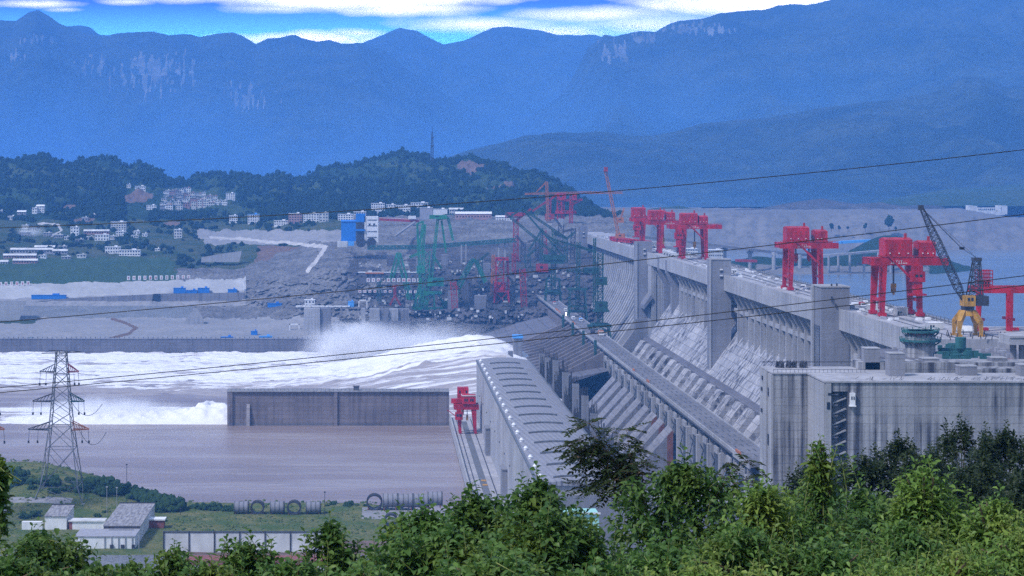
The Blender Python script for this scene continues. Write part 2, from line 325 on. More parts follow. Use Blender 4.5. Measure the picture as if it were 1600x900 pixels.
for i, x in enumerate(gx):
    s = np.interp(x, [p[0] for p in SIL], [p[1] for p in SIL])
    yy.append(np.concatenate([np.linspace(560, 345, 200), np.linspace(344, s, nrow-200)]))
PYg = np.array(yy).T; PXg = np.repeat(gx[None, :], nrow, 0)
Yd = row_depth(PXg, PYg)
jx = PXg+ (fbm(PXg/14, PYg/7, 3, 5)-.5)*16; jy = PYg+(fbm(PXg/14, PYg/7, 3, 6)-.5)*6
mi = np.full(PXg.shape, 0)          # 0 hill scrub
TM = [M['hill'], M['lawn'], M['slab'], M['pale'], M['rubble'], M['rock'], M['rockdark'], M['scrub'], M['soil'], M['road'], M['conc_dark'], M['forest']]
y = PYg; x = PXg
mi[y < 345] = 0; mi[y >= 345] = 7
mi[(jy > 402) & (jx < 275)] = 1
mi[(jx < 545) & (jy > 376) & (jy < 425) & (jx > 270)] = 7
mi[(jx > 400) & (jx < 480) & (jy > 385) & (jy < 412)] = 8
mi[(jy > 372+0*x) & (jy < 383) & (jx > 320) & (jx < 560)] = 3
mi[(jy > 360) & (jy < 373) & (jx > 310)] = 3
rockm = (jy > 420-(np.clip((jx-375)/110, 0, 1))*42) & (jx > 275); rockm |= (jx > 535) & (jy > 338)
mi[rockm] = 5
mi[(jx > 540) & (jy > 395) & (jy < 480) & (fbm(jx/30, jy/9, 3, 9) > .5)] = 6
mi[(jx > 640) & (jy > 380) & (jy < 530)] = 6
top = 445-10*np.clip(x/380, 0, 1.1)
mi[(y > top) & (y < top+22) & (x < 384)] = 2
mi[(y >= top+22) & (y < 480) & (x < 384)] = 3
mi[(y > 478) & (y < 512) & (x < 300)] = 4
mi[(y >= 478) & (y < 500) & (x >= 300) & (x < 480)] = 5
mi[(jy > 497) & (jx < 640)] = 3
mi[(jy > 500) & (jy < 506) & (jx < 60)] = 7
mi[y >= 530.5] = 10
mi[dseg(x, y, [(330, 371), (400, 376), (455, 381), (490, 385), (508, 387), (503, 396), (480, 425)]) < 3.6] = 9
mi[dseg(x, y, [(175, 499), (195, 505), (212, 513), (200, 522), (170, 530)]) < 3.2] = 8
mi[dseg(x, y, [(60, 350), (90, 352), (95, 360), (80, 370)]) < 2.0] = 9
for (a, b, r) in [(215, 307, 14), (735, 262, 13), (800, 292, 9), (770, 290, 6), (112, 327, 8), (130, 345, 9), (270, 350, 8)]:
    mi[np.hypot((jx-a)/r/1.8, (jy-b)/r*2.2) < 1] = 8
mi[(y < 345) & (fbm(x/60, y/16, 4, 21) > .50) & (mi == 0)] = 11
rk = np.isin(mi, [5, 6])
bp = (PYg+(fbm(PXg/45, PYg/60, 3, 41)-.5)*14)/9.5; fr = bp-np.floor(bp); st_ = sst0(fr)
Zd = CZ-(PYg-272)*Yd/F
n1 = fbm(PXg/18, PYg/9, 5, 31)-.5; n2 = ridged(PXg/9, PYg/22, 4, 33)-.55
n3 = fbm(PXg/4, PYg/3, 3, 35)-.5
Yd2 = Yd+np.where(rk, (fr-st_)*6+n1*26+n3*16, n1*10*(PYg < 520)); Zd = Zd+np.where(rk, n1*6+n3*4, n1*5*(PYg < 470))
Zd = np.where(PYg < 345, Zd+n1*24*np.clip((345-PYg)/30, 0, 1), Zd)
Zd = np.where(PYg >= 531, CZ-(PYg-272)*Yd/F, Zd)
V = np.stack([(PXg-600)*Yd2/F, Yd2, Zd], -1)
back = V[-1].copy(); rowsb = []
for k in (1, 2, 3): bk = back.copy(); bk[:, 1] += 120*k; bk[:, 2] -= 25*k*k; rowsb.append(bk)
VV = np.concatenate([V.reshape(-1, 3)]+rowsb); nr2 = nrow+3
fm = mi[:-1, :-1].ravel(); fm = np.concatenate([fm, np.full((ncol-1)*3, 11)])
tag(mesh_obj('terrain', VV, grid_faces(nr2, ncol), TM, smooth=True, midx=fm), kind='structure')
def bank(x, y): return float(row_depth(np.array(float(x)), np.array(float(y))))

# forest clumps on the green ridge
def blob(n=1):
    v = [(0, 0, 1), (.89, 0, .45), (.28, .85, .45), (-.72, .53, .45), (-.72, -.53, .45), (.28, -.85, .45), (.72, .53, -.3), (-.28, .85, -.3), (-.89, 0, -.3), (-.28, -.85, -.3), (.72, -.53, -.3)]
    f = [(0, 1, 2), (0, 2, 3), (0, 3, 4), (0, 4, 5), (0, 5, 1), (1, 6, 2), (2, 6, 7), (2, 7, 3), (3, 7, 8), (3, 8, 4), (4, 8, 9), (4, 9, 5), (5, 9, 10), (5, 10, 1), (1, 10, 6)]
    return np.array(v), np.array(f)
BV, BF = blob()
def clumps(name, pts, size, mat, tall=1.3, seed=1):
    rg = np.random.default_rng(seed); P = np.asarray(pts, float); n = len(P)
    s = size*(.6+.8*rg.random(n))[:, None, None]; jit = 1+(rg.random((n, len(BV), 1))-.5)*.7
    a = rg.random(n)*6.28; ca, sa = np.cos(a), np.sin(a)
    v = BV[None]*jit*s; v[:, :, 2] *= tall*(.8+.5*rg.random(n))[:, None]
    x = v[:, :, 0]*ca[:, None]-v[:, :, 1]*sa[:, None]; y = v[:, :, 0]*sa[:, None]+v[:, :, 1]*ca[:, None]
    v = np.stack([x, y, v[:, :, 2]], -1)+P[:, None, :]
    f = BF[None]+np.arange(n)[:, None, None]*len(BV)
    return mesh_obj(name, v.reshape(-1, 3), f.reshape(-1, 3), mat)
M['trees'] = ground('tree_foliage', [(.006, .017, .011), (.018, .040, .018), (.004, .011, .009)], .05, bumpd=.5)
fp = []
for i in range(nrow-60, nrow):
    for j in range(0, ncol):
        if mi[i, j] in (0, 11) and not (225 < PXg[i, j] < 372 and 293 < PYg[i, j] < 334) and not (45 < PXg[i, j] < 75 and PYg[i, j] > 318) and not (192 < PXg[i, j] < 232 and PYg[i, j] > 284) and random.random() < (.45 if i > nrow-4 else .34 if fbm(PXg[i, j]/40, PYg[i, j]/12, 3, 50) > .46 else .05): fp.append(V[i, j]+np.array([random.uniform(-6, 6), random.uniform(-6, 6), 1.5]))
tag(clumps('forest', fp, 3.7, M['trees'], 1.25, 3), 'dark green wood covering the ridge behind the town', 'forest', kind='stuff')
fp = []
for i in range(0, nrow-60):
    for j in range(0, ncol, 2):
        if mi[i, j] in (7, 1) and 345 <= PYg[i, j] < 425 and random.random() < (.16 if fbm(PXg[i, j]/22, PYg[i, j]/7, 3, 51) > .56 else .01) and not (PXg[i, j] < 275 and PYg[i, j] > 398): fp.append(V[i, j]+np.array([0, 0, 1.]))
tag(clumps('scrubland', fp, 3.6, M['trees'], 1.0, 4), 'dark scrub and small trees dotting the slopes below the town', 'scrub', kind='stuff')

# ---- stockpile plateau beyond the reservoir
pc = np.linspace(880, 1900, 260); rows = []
for t, (yy_, Y_) in enumerate([(396, 3560), (390, 3590), (378, 3615), (366, 3640), (354, 3665), (344, 3690), (336, 3712), (333, 3760), (330, 3900), (327, 4100), (325, 4500), (324, 5200)]):
    drop = 14*np.clip((pc-1500)/80, 0, 1)*(1 if yy_ < 370 else .3); ys_ = yy_+drop
    g = (ridged(pc/26, pc*0+yy_/60, 4, 61)-.5)
    Yv = Y_+g*(30 if yy_ > 335 else 4); rows.append(np.stack([(pc-600)*Yv/F, Yv, CZ-(ys_-272)*Y_/F+(fbm(pc/8, pc*0+yy_, 3, 3)-.5)*3], 1))
tag(mesh_obj('embankment', np.concatenate(rows), grid_faces(len(rows), len(pc)), M['rim'], smooth=True), kind='structure')

# ---- water
def water_mat(name, c, c2, rough, sc, bd, foam=None):
    m, t, b = base_mat(name, rough, .5); f = noise(t, sc, 5, .6); f2 = noise(t, (.004, .012, .01), 4)
    t.links.new(mixc(t, ramp(t, f2, .35, .65), c, c2), b.inputs['Base Color']); bump(t, b, f, bd); return m, t, b
M['reservoir'], _, _ = water_mat('reservoir_water', (.10, .12, .15), (.14, .16, .19), .22, (.02, .12, .1), .5)
M['river'], rt, rb = water_mat('silty_river_water', (.21, .155, .145), (.28, .215, .20), .33, (.03, .16, .1), 2.6)
f = noise(rt, (.006, .03, .01), 6, .7, 1.0); old = rb.inputs['Base Color'].links[0].from_socket
rt.links.new(mixc(rt, mth(rt, 'MULTIPLY', ramp(rt, f, .47, .6), .75), old, (.34, .29, .28)), rb.inputs['Base Color'])
tag(mesh_obj('reservoir', [(292, 900, 135), (6000, 900, 135), (6000, 5600, 135), (292, 5600, 135)], [(0, 1, 2, 3)], M['reservoir']), kind='structure')
tag(mesh_obj('river', [(-3000, 1080, 76), (48.2, 1080, 76), (48.2, 1586, 76), (150, 1586, 76), (150, 2229, 76), (-3000, 2229, 76)], [(0, 1, 2, 3, 4, 5)], M['river']), kind='structure')
# foam: heaped white water of the spillway
m, t, b = base_mat('white_water_foam', .8, .2)
fa = noise(t, (.012, .075, .02), 6, .72); fb = noise(t, (.07, .22, .12), 5, .75); fc = noise(t, (.004, .008, .01), 3)
g = mth(t, 'ADD', mth(t, 'MULTIPLY', fa, .62), mth(t, 'ADD', mth(t, 'MULTIPLY', fb, .23), mth(t, 'MULTIPLY', fc, .25)))
at = t.nodes.new('ShaderNodeAttribute'); at.attribute_name = 'foam'
thr = mth(t, 'SUBTRACT', mth(t, 'ADD', g, at.outputs['Fac']), 1.0)
t.links.new(mixc(t, ramp(t, thr, -.1, .1), (.34, .31, .32), (.82, .81, .83)), b.inputs['Base Color']); bump(t, b, fb, 1.6); M['foam'] = m
def sst(a, b_, x): q = np.clip((x-a)/(b_-a), 0, 1); return q*q*(3-2*q)
def heaped(name, X, Yg, Z, foam, label, cat):
    o = mesh_obj(name, np.stack([X, Yg, Z], -1).reshape(-1, 3), grid_faces(*X.shape), M['foam'], smooth=True)
    a = o.data.attributes.new('foam', 'FLOAT', 'POINT'); a.data.foreach_set('value', foam.ravel().astype(np.float32))
    return tag(o, label, cat, kind='stuff')
X, Yg = np.meshgrid(np.linspace(-640, 150, 400), np.linspace(1590, 2226, 300))
n = fbm(X/34, Yg/13, 5, 71)-.5; nf = fbm(X/7, Yg/4, 4, 72)-.5
band = sst(1770, 1850, Yg+n*90+X*.03)
jetY = sst(1600, 1660, Yg)*(1-sst(2010, 2070, Yg))
crest = np.interp(X, [-130, -60, -10, 22, 57, 85, 105, 125, 150], [0, 6, 16, 26, 33, 38, 35, 25, 4])
lobes = .86+.14*np.cos((Yg-1600)/21.0+X*.012+fbm(X/60, Yg/40, 2, 78)*2); ridgeY = np.interp(Yg, [1590, 1660, 1760, 1900, 2000, 2060], [.35, .62, .8, 1, .95, .3])
jet = crest*ridgeY*lobes*jetY
left = sst(1592, 1625, Yg)*(1-sst(1690, 1740, Yg))*(1-sst(-170, -110, X)); lump = left*sst(-420, -200, X)
Z = 76.15+band*(.8+n*5+nf*3)+jet*(1+(fbm(X/45, Yg/5, 4, 79)-.5)*.16)+nf*np.minimum(jet, 6)*.2+left*(.3+nf*2.)-.6*(1-np.clip(band+left+jet/3, 0, 1))
foam = .22+band*.30+np.clip(jet/10, 0, 1)*.10+left*.26
foam -= .12*sst(1900, 1840, Yg)*band*(X > -1e9); foam += .16*sst(2080, 2140, Yg); foam -= .16*sst(1880, 1800, Yg)*band; foam += .1*sst(1900, 1960, Yg)*(1-sst(2060, 2100, Yg)); foam -= .14*sst(-260, -330, X)*left
foam += .05*np.clip(jet/14, 0, 1)+(fbm(X/90+Yg/40, Yg/4.5, 4, 77)-.5)*.95
heaped('white_water', X, Yg, Z, foam, 'churning white flood water heaped below the spillway across the river', 'white water')
# sluice jet left of the guide wall
X, Yg = np.meshgrid(np.linspace(-300, -116, 130), np.linspace(1592, 1652, 50)); n = fbm(X/5, Yg/5, 4, 75)-.5
prof = np.interp(X, [-300, -262, -225, -190, -165, -150, -135, -124, -116], [0, 3.5, 8, 7, 6.2, 8.5, 12.8, 13.2, 11.5]); yb = 1-((Yg-1622)/30)**2
heaped('white_water', X, Yg, 75.4+prof*np.clip(yb, 0, 1)*(1+n*.5)+n*2.*np.clip(yb, 0, 1), .78+np.clip(-(X+150)/40, -.14, .35), 'single white jet arcing from the end of the long guide wall', 'water jet')
# spray as real thin volume
def spray(name, c, r, dens, label, sc=.035):
    mbv = MB(); n = 16; vs = []; fs = []
    for i in range(9):
        th = math.pi*i/8
        for j in range(n): ph = 2*math.pi*j/n; vs.append((c[0]+r[0]*math.sin(th)*math.cos(ph), c[1]+r[1]*math.sin(th)*math.sin(ph), c[2]+r[2]*math.cos(th)))
    for i in range(8):
        for j in range(n): fs.append((i*n+j, (i+1)*n+j, (i+1)*n+(j+1) % n, i*n+(j+1) % n))
    m = bpy.data.materials.new(name+'_volume'); m.use_nodes = True; t = m.node_tree; t.nodes.clear()
    o_ = t.nodes.new('ShaderNodeOutputMaterial'); pv = t.nodes.new('ShaderNodeVolumePrincipled'); pv.inputs['Color'].default_value = (.97, .97, .98, 1) if name != 'mist' else (.20, .50, 1, 1)
    g = t.nodes.new('ShaderNodeNewGeometry'); mp_ = t.nodes.new('ShaderNodeMapping'); mp_.vector_type = 'POINT'
    mp_.inputs['Location'].default_value = (-c[0]/r[0], -c[1]/r[1], -c[2]/r[2]); mp_.inputs['Scale'].default_value = (1/r[0], 1/r[1], 1/r[2])
    t.links.new(g.outputs['Position'], mp_.inputs[0]); ln = t.nodes.new('ShaderNodeVectorMath'); ln.operation = 'LENGTH'; t.links.new(mp_.outputs[0], ln.inputs[0])
    f = noise(t, (sc, sc, sc), 4, .6); fall = mth(t, 'SUBTRACT', 1.0, ln.outputs['Value'], clamp=True)
    d = mth(t, 'MULTIPLY', mth(t, 'MULTIPLY', mth(t, 'MULTIPLY', fall, fall), ramp(t, f, .35, .7)), dens); t.links.new(d, pv.inputs['Density']); t.links.new(pv.outputs[0], o_.inputs['Volume'])
    o = mesh_obj(name, vs, fs, m); return tag(o, label, 'smoke' if name == 'smoke' else name, kind='stuff')
spray('spray', (-22, 2120, 92), (72, 60, 30), .5, 'white spray cloud rising at the far side of the spillway')
spray('spray', (50, 2040, 100), (70, 60, 30), .12, 'thin spray veil drifting above the spillway jets')
spray('spray', (-215, 1625, 80), (85, 34, 17), .45, 'low white spray where the single jet strikes the river', .06)
# ---- peninsula in the reservoir
X, Yg = np.meshgrid(np.linspace(380, 860, 160), np.linspace(2640, 3350, 120)); PXx = 600+X*F/Yg
def bumpf(cx, cY, rx, rY, h): return h*np.exp(-(((PXx-cx)/rx)**2+((Yg-cY)/rY)**2)*1.2)
Z = 131+bumpf(1390, 3000, 75, 140, 44)+bumpf(1260, 2900, 120, 150, 12)+bumpf(1450, 2850, 60, 100, 15)+bumpf(1180, 2950, 60, 120, 10)+bumpf(1330, 2800, 150, 80, 7)+(fbm(X/30, Yg/30, 4, 81)-.5)*8
low = (PXx > 1180) & (Yg < 2880) & (PXx < 1450); mm = np.where(low & (Z < 142), 1, 0)
tag(mesh_obj('terrain', np.stack([X, Yg, Z], -1).reshape(-1, 3), grid_faces(*X.shape), [M['forest'], M['rim']], smooth=True, midx=mm[:-1, :-1].ravel()), kind='structure')

# mist lying in the valley below the mountains
spray('mist', (1200, 8300, 140), (9000, 950, 700), 8e-3, 'pale mist lying in the far valley at the foot of the high mountains', .0009)
spray('mist', (1200, 4950, 90), (9000, 330, 330), 3.5e-3, 'thin mist in front of the nearer mountain ridge at the right', .0012)
M['steel_blue'] = plain('weathered_steel', (.13, .15, .19), .6, .4, .3)
# ================================================================ the dam
dam = thing('dam', 'huge concrete gravity dam with pale crest running back to the green ridge', 'dam', (257, 1000, 60))
def P(name, mat, parent, fn, label=None):
    m_ = MB(); fn(m_); o = m_.build(name, mat, parent)
    if label: o['label'] = label
    return o
P('dam_wall', M['conc_dark'], dam, lambda q: q.box(274, 292.5, 1002, 2760, 60, 174.4))  # recessed wall coloured darker to paint in the shade between the buttresses
P('crest_deck', M['conc_deck'], dam, lambda q: q.box(257.6, 293, 1000, 2800, 174.4, 185).box(293, 336, 985, 1085, 150, 184.9))
P('fascia', M['conc_light'], dam, lambda q: q.box(256.6, 257.6, 1036, 2760, 174.2, 185.9))
P('parapet', M['conc_light'], dam, lambda q: q.box(292, 293.2, 1085, 2760, 185, 186.3).box(259.6, 260.2, 1036, 2700, 185, 185.4))
P('crane_rail', M['steel_dk'], dam, lambda q: [q.box(x, x+.5, 1000, 2700, 185, 185.22) for x in (268.4, 289.2)])
P('service_trench', M['asphalt'], dam, lambda q: [q.box(x, x+w, 1100, 2680, 185, 185.06) for x, w in ((274, 3.2), (283.5, 2.2))])
rl = MB()
for yy_ in range(1090, 2400, 8): rl.box(291.2, 291.5, yy_, yy_+.3, 185, 187.4)
for z in (186.4, 187.3): rl.box(291.25, 291.5, 1090, 2400, z, z+.18)
rl.build('railing', M['steel'], dam)
# penstock slope
P('sloping_face', M['conc_slope'], dam, lambda q: q.prism([(274.2, 153.0), (240, 105.5), (240, 60), (274.2, 60)], 1002, 1992))
P('lower_face', M['conc'], dam, lambda q: q.prism([(242, 105.4), (192, 36), (242, 36)], 1002, 1992))
P('slope_ledge', M['conc_dark'], dam, lambda q: q.prism([(247, 111.5), (240.2, 111.5), (238.6, 109.8), (238.6, 104), (244, 108)], 1002, 1985))
Yu = 1010
while Yu < 1985:
    P('penstock_casing', M['conc_slope'], dam, lambda q: q.prism([(243.0, 109.4), (236.4, 109.2), (190.5, 46.2), (197, 46)], Yu, Yu+22)); Yu += 41
def pier_prof(xt=257.4): return [(274.2, 60), (262, 120), (262, 165), (xt, 174.0), (274.2, 174.0)]
pys = [1020, 1038, 1056, 1075, 1097, 1114, 1132, 1149, 1165, 1184, 1202]+[1263, 1287, 1311, 1335, 1357, 1373, 1397, 1420, 1443, 1467, 1491, 1516, 1540, 1564, 1588]+[1650, 1678, 1702, 1728, 1755, 1778, 1802, 1828, 1854, 1877, 1900]
for y_ in pys: P('buttress', M['conc_light'], dam, lambda q: q.prism(pier_prof(), y_, y_+2.0))
for y_, w_, x_ in [(1958, 3, 261), (2022, 3, 261), (2052, 2.5, 261)]: P('buttress', M['conc_light'], dam, lambda q: q.prism(pier_prof(), y_, y_+w_))
for x0_, x1_, y_ in [(256.2, 268.2, 2000), (256.2, 268.2, 1945)]: P('buttress', M['conc_tower'], dam, lambda q: q.prism([(x1_, 90), (x0_+5, 90), (x0_+5, 160), (x0_, 172), (x0_, 184), (x1_, 184)], y_, y_+10))
for a_, b_ in [(1240, 1612), (1632, 1900), (1097, 1202)]: P('horizontal_beam', M['conc_light'], dam, lambda q: q.box(263.2, 265.2, a_, b_, 158.6, 161.4))
# ribbed spillway section beyond the middle tower
P('spillway_face', M['conc'], dam, lambda q: q.prism([(274.1, 174), (268.5, 156), (264, 140), (254, 120), (238, 98), (200, 48), (274.1, 48)], 2104, 2706))
y_ = 2112
while y_ < 2700:
    P('spillway_rib', M['conc_light'], dam, lambda q: q.prism([(274, 174.2), (261.6, 174.2), (261.6, 158), (258, 141), (248, 121), (232, 98), (194, 46), (274, 46)], y_, y_+7.5)); y_ += 18.6
# towers
def tower(x0, x1, y0, y1, zt, zb=50):
    o = P('elevator_tower', M['conc_tower'], dam, lambda q: q.box(x0, x1, y0, y1, zb, zt)); return o
t1 = tower(246.6, 262.6, 1209, 1233, 198); t2 = tower(246, 262, 1618, 1632, 197.3); t3 = tower(246, 261.5, 2090, 2110, 196); t4 = tower(246.5, 257.2, 2707, 2722, 196)
P('glass_strip', M['glass'], t1, lambda q: q.box(246.3, 246.55, 1213, 1228, 120, 176))
P('corner_pilaster', M['conc_light'], t1, lambda q: q.box(245.4, 246.4, 1228.2, 1233.4, 60, 198.2))
for tw, xa in ((t1, 246.6), (t2, 246), (t3, 246), (t4, 246.5)): pass
P('coping', M['conc_light'], t1, lambda q: q.box(246.2, 263, 1208.6, 1233.5, 198, 198.7))
P('coping', M['conc_light'], t2, lambda q: q.box(245.7, 262.3, 1617.6, 1632.5, 197.3, 198))
P('edge_strip', M['conc_light'], t2, lambda q: q.box(245.6, 246.9, 1617.4, 1619, 60, 197.3))
P('edge_strip', M['conc_light'], t3, lambda q: q.box(245.4, 247, 2089.2, 2091, 60, 196))
for tw, xc, yf, zc in ((t2, 254.5, 1617.9, 188.6), (t3, 254, 2089.9, 187.5), (t4, 252, 2706.9, 187)):
    for dz in (0, -4.6): P('lamp_opening', M['steel_dk'], tw, lambda q: q.box(xc-.9, xc+.9, yf-.3, yf, zc+dz-.9, zc+dz+.9)); P('lamp_cap', M['white'], tw, lambda q: q.box(xc-1, xc+1, yf-.8, yf, zc+dz+.9, zc+dz+1.7))
P('tower_foot', M['conc_tower'], t3, lambda q: q.box(244.5, 262, 2086, 2089.9, 60, 121).prism([(256.5, 146), (250, 136), (250, 132), (258.5, 143)], 2060, 2090))
P('side_pier', M['conc_light'], dam, lambda q: q.box(257, 262, 2062, 2088, 60, 184.5))
P('lamp_dots', M['steel_dk'], t1, lambda q: q.box(252, 252.9, 1208.2, 1208.55, 190, 193).box(254.2, 255, 1208.2, 1208.6, 187, 189).tube((253, 1212, 198.7), (253, 1212, 200), .5, n=8).tube((256, 1212, 198.7), (256, 1212, 200.2), .5, n=8))
# far end: the crest flares towards the right bank
fl = MB(); pts = [(257, 2760, 13), (255.5, 2830, 18), (250, 2920, 26), (240, 3020, 30)]
for (xa, ya, wa), (xb, yb, wb) in zip(pts, pts[1:]): fl.hexa([(xa, ya, 150), (xa+wa+16, ya, 150), (xb+wb+16, yb, 150), (xb, yb, 150), (xa, ya, 185.1), (xa+wa+16, ya, 185.1), (xb+wb+16, yb, 185.1), (xb, yb, 185.1)])
fl.build('crest_approach', M['conc_deck'], dam)
fl = MB(); q0 = None
for s_ in range(13):
    xx_ = 905+s_*14; yy_ = 347+38*(1-math.exp(-s_/4.2))*1.0; Y_ = 3050-s_*52; p = W(xx_, yy_, Y_)
    if q0: fl.beam(q0, p, 9, 4)
    q0 = p
fo = fl.build('approach_wall', M['conc_light']); tag(fo, 'pale curved retaining wall sweeping down behind the far crest', 'wall')

# ================================================================ powerhouse
ph = thing('powerhouse', 'long powerhouse hall with slightly arched tiled roof beside the muddy pool', 'powerhouse', (68, 946, 82))
m, t, b = base_mat('roof_tiles', .8, .2)
g = t.nodes.new('ShaderNodeNewGeometry'); mpx = t.nodes.new('ShaderNodeMapping'); mpx.inputs['Rotation'].default_value = (0, 0, R(28)); t.links.new(g.outputs['Position'], mpx.inputs[0])
br = t.nodes.new('ShaderNodeTexBrick'); t.links.new(mpx.outputs[0], br.inputs[0])
for k, vv in (('Scale', 1), ('Mortar Size', .35), ('Mortar Smooth', .6), ('Brick Width', 3.0), ('Row Height', 2.4)): br.inputs[k].default_value = vv
br.inputs['Color1'].default_value = (.32, .32, .34, 1); br.inputs['Color2'].default_value = (.25, .25, .28, 1); br.inputs['Mortar'].default_value = (.12, .12, .15, 1)
f = noise(t, (.04, .015, .1), 5); t.links.new(mixc(t, mth(t, 'MULTIPLY', ramp(t, f, .45, .7), .55), br.outputs['Color'], (.24, .24, .28)), b.inputs['Base Color']); M['tiles'] = m
def roofz(x): return 125+2.2*(1-((x-87)/19.5)**2)
prof = [(x, roofz(x)) for x in np.linspace(106.5, 68.5, 11)]
P('hall_wall', M['conc_light'], ph, lambda q: q.prism([(68, 70), (106, 70), (106, 124.6), (68, 124.6)][::-1], 946, 1577))
P('hall_roof', M['tiles'], ph, lambda q: q.prism([(106.5, 124.6)]+[(x, z) for x, z in prof]+[(68.5, 124.6)], 945, 1578))
P('gutter', M['steel'], ph, lambda q: q.box(67.6, 68.6, 946, 1578, 124.2, 125.4).box(106.4, 107.3, 946, 1578, 124.2, 125.2))
P('end_wall', M['conc_tower'], ph, lambda q: q.box(66.5, 118, 938, 944.9, 70, 121.5))
for k in range(15):
    yv = 956+41*k+(20 if k < 0 else 0)
    arc = MB(); xs_ = np.linspace(75.5, 97, 7)
    for a_, b_ in zip(xs_, xs_[1:]): arc.beam((a_, yv, roofz(a_)+.5), (b_, yv, roofz(b_)+.5), 1.0, .8)
    arc.build('roof_arch', M['steel'], ph)
for k in range(19):
    yv = 962+33*k
    if yv > 1570: break
    vt = MB(); vt.tube((70.2, yv, 125.2), (70.2, yv, 126.4), 1.0, 1.0, 10).tube((70.2, yv, 126.4), (70.2, yv, 127.5), 1.25, .5, 10); vt.build('roof_vent', M['white'], ph)
for xp, ya in ((66.5, 1370), (66.5, 1180)):
    P('gate_pier', M['conc_tower'], ph, lambda q: q.box(65, 68, ya, ya+16, 82, 99).box(64.7, 68, ya-.5, ya+16.5, 99, 99.7))
for k in range(11): P('wall_lamp', M['steel_dk'], ph, lambda q: q.box(67.6, 67.95, 1000+52*k, 1000.7+52*k, 104, 105))
# tailrace platform with rails
quay = thing('quay', 'pale tailrace platform with crane rails and dark centre strip beside the powerhouse', 'quay', (48, 946, 70))
P('quay_deck', M['conc_deck'], quay, lambda q: q.box(48.4, 68, 900, 1586, 60, 82))
P('quay_parapet', M['conc_light'], quay, lambda q: q.box(48.2, 49.3, 900, 1588, 82, 84.2))
P('centre_strip', M['asphalt'], quay, lambda q: q.box(56, 60, 930, 1560, 82, 82.06))
P('rail', M['steel_dk'], quay, lambda q: q.box(52.7, 53.2, 930, 1575, 82, 82.25)); P('rail', M['steel_dk'], quay, lambda q: q.box(63.2, 63.7, 930, 1575, 82, 82.25))
P('yellow_hatch', M['yellow'], quay, lambda q: q.box(57, 60, 1238, 1244, 82.08, 82.2).box(57, 60, 1256, 1262, 82.08, 82.2))
# guide wall between the still pool and the spillway
gw = thing('guide_wall', 'long brown concrete guide wall standing between calm pool and white water', 'wall', (-120, 1585, 70))
P('wall_body', M['conc_wet'], gw, lambda q: q.box(-115.6, 48.2, 1586, 1598, 60, 101).box(-115.9, -112, 1584.6, 1586, 60, 101).box(-37, -34.5, 1584.8, 1586, 60, 101))
P('wall_coping', M['conc_light'], gw, lambda q: q.box(-116.2, 48.2, 1584.4, 1598.4, 101, 101.9))
rl = MB()
for k in range(55): rl.box(-115.5+k*3, -115.3+k*3, 1585, 1585.2, 101.9, 103.4)
rl.box(-115.5, 48, 1585, 1585.2, 103.2, 103.4).box(-115.5, 48, 1585, 1585.2, 102.5, 102.65)
rl.build('railing', M['steel_dk'], gw); P('lookout_hut', M['conc_dark'], gw, lambda q: q.box(-22.5, -18.5, 1587, 1591, 101.9, 104.6).box(-23, -18, 1586.6, 1591.4, 104.6, 105.1))
P('waterline_stain', M['conc_dark'], gw, lambda q: q.box(-115.8, 48.1, 1585.7, 1585.95, 75, 77.6))
o = MB().prismx([(1585.6, 92), (1583.6, 84), (1583, 76), (1585.8, 76)], -101.6, -99.2).build('outlet_spout', M['foam'], gw)
# far river wall
fw = thing('river_wall', 'long low stained concrete wall along the far bank of the white water', 'wall', (-500, 2226, 70))
P('wall_body', M['conc_dark'], fw, lambda q: q.box(-560, 62, 2226.5, 2234, 60, 90.6)); P('wall_coping', M['conc'], fw, lambda q: q.box(-560, 62, 2226, 2234.4, 90.6, 91.4))
rl = MB()
for k in range(100): rl.box(-560+k*5, -559.4+k*5, 2226.6, 2227, 91.4, 93)
rl.build('railing', M['steel_dk'], fw)

# ================================================================ trestle bridge between powerhouse and dam
tb = thing('trestle_bridge', 'long pale deck bridge on steel bents between powerhouse and dam', 'bridge', (180, 1000, 84))

P('edge_beam', M['conc_light'], tb, lambda q: q.box(178.9, 179.5, 1050, 2640, 117.4, 120.8)); P('edge_beam', M['conc_light'], tb, lambda q: q.box(194.6, 195.2, 1050, 2640, 118, 120.8))
P('walkway', M['steel_dk'], tb, lambda q: q.box(177.6, 178.9, 1100, 2640, 118.4, 118.8))
gr = MB().box(179.5, 194.6, 1050, 2640, 118.2, 120)
for k in range(75):
    for x in (182.6, 187.2, 190.4): yv = 1070+k*21+(7 if x > 187 else 0); gr.box(x, x+.7, yv, yv+9, 120, 120.05)
mesh_obj('deck', gr.v, gr.f, [M['conc'], M['steel_dk']], tb, midx=[0]*6+[1]*(len(gr.f)-6))
k = 0; yv = 1062
while yv < 2040:
    bt = MB()
    for x in (180.6, 188, 193.4): bt.beam((x, yv, 60), (x, yv, 118), 1.5)
    bt.beam((180, yv, 115.6), (194, yv, 115.6), 1.8, 2.6)
    for z in (70, 85, 100): bt.beam((180.6, yv, z), (188, yv, z+14), .6); bt.beam((188, yv, z), (180.6, yv, z+14), .6)
    if k % 2 == 0:
        bt.box(178.6, 182.2, yv-2.4, yv+2.4, 60, 113)
        bt.box(178.4, 179.4, yv+3, yv+16, 112, 115.4)
    else:
        for z in (68, 82, 96): bt.beam((180.2, yv, z), (180.2, yv+19, z+13), .5); bt.beam((180.2, yv+19, z), (180.2, yv, z+13), .5)
    bt.build('bent', M['steel_blue'] if k % 2 else M['conc_light'], tb); k += 1; yv += 20.5
P('underbeam', M['steel_dk'], tb, lambda q: q.box(181.5, 184, 1055, 2640, 114.8, 118.2).box(190.5, 193, 1055, 2640, 114.8, 118.2))
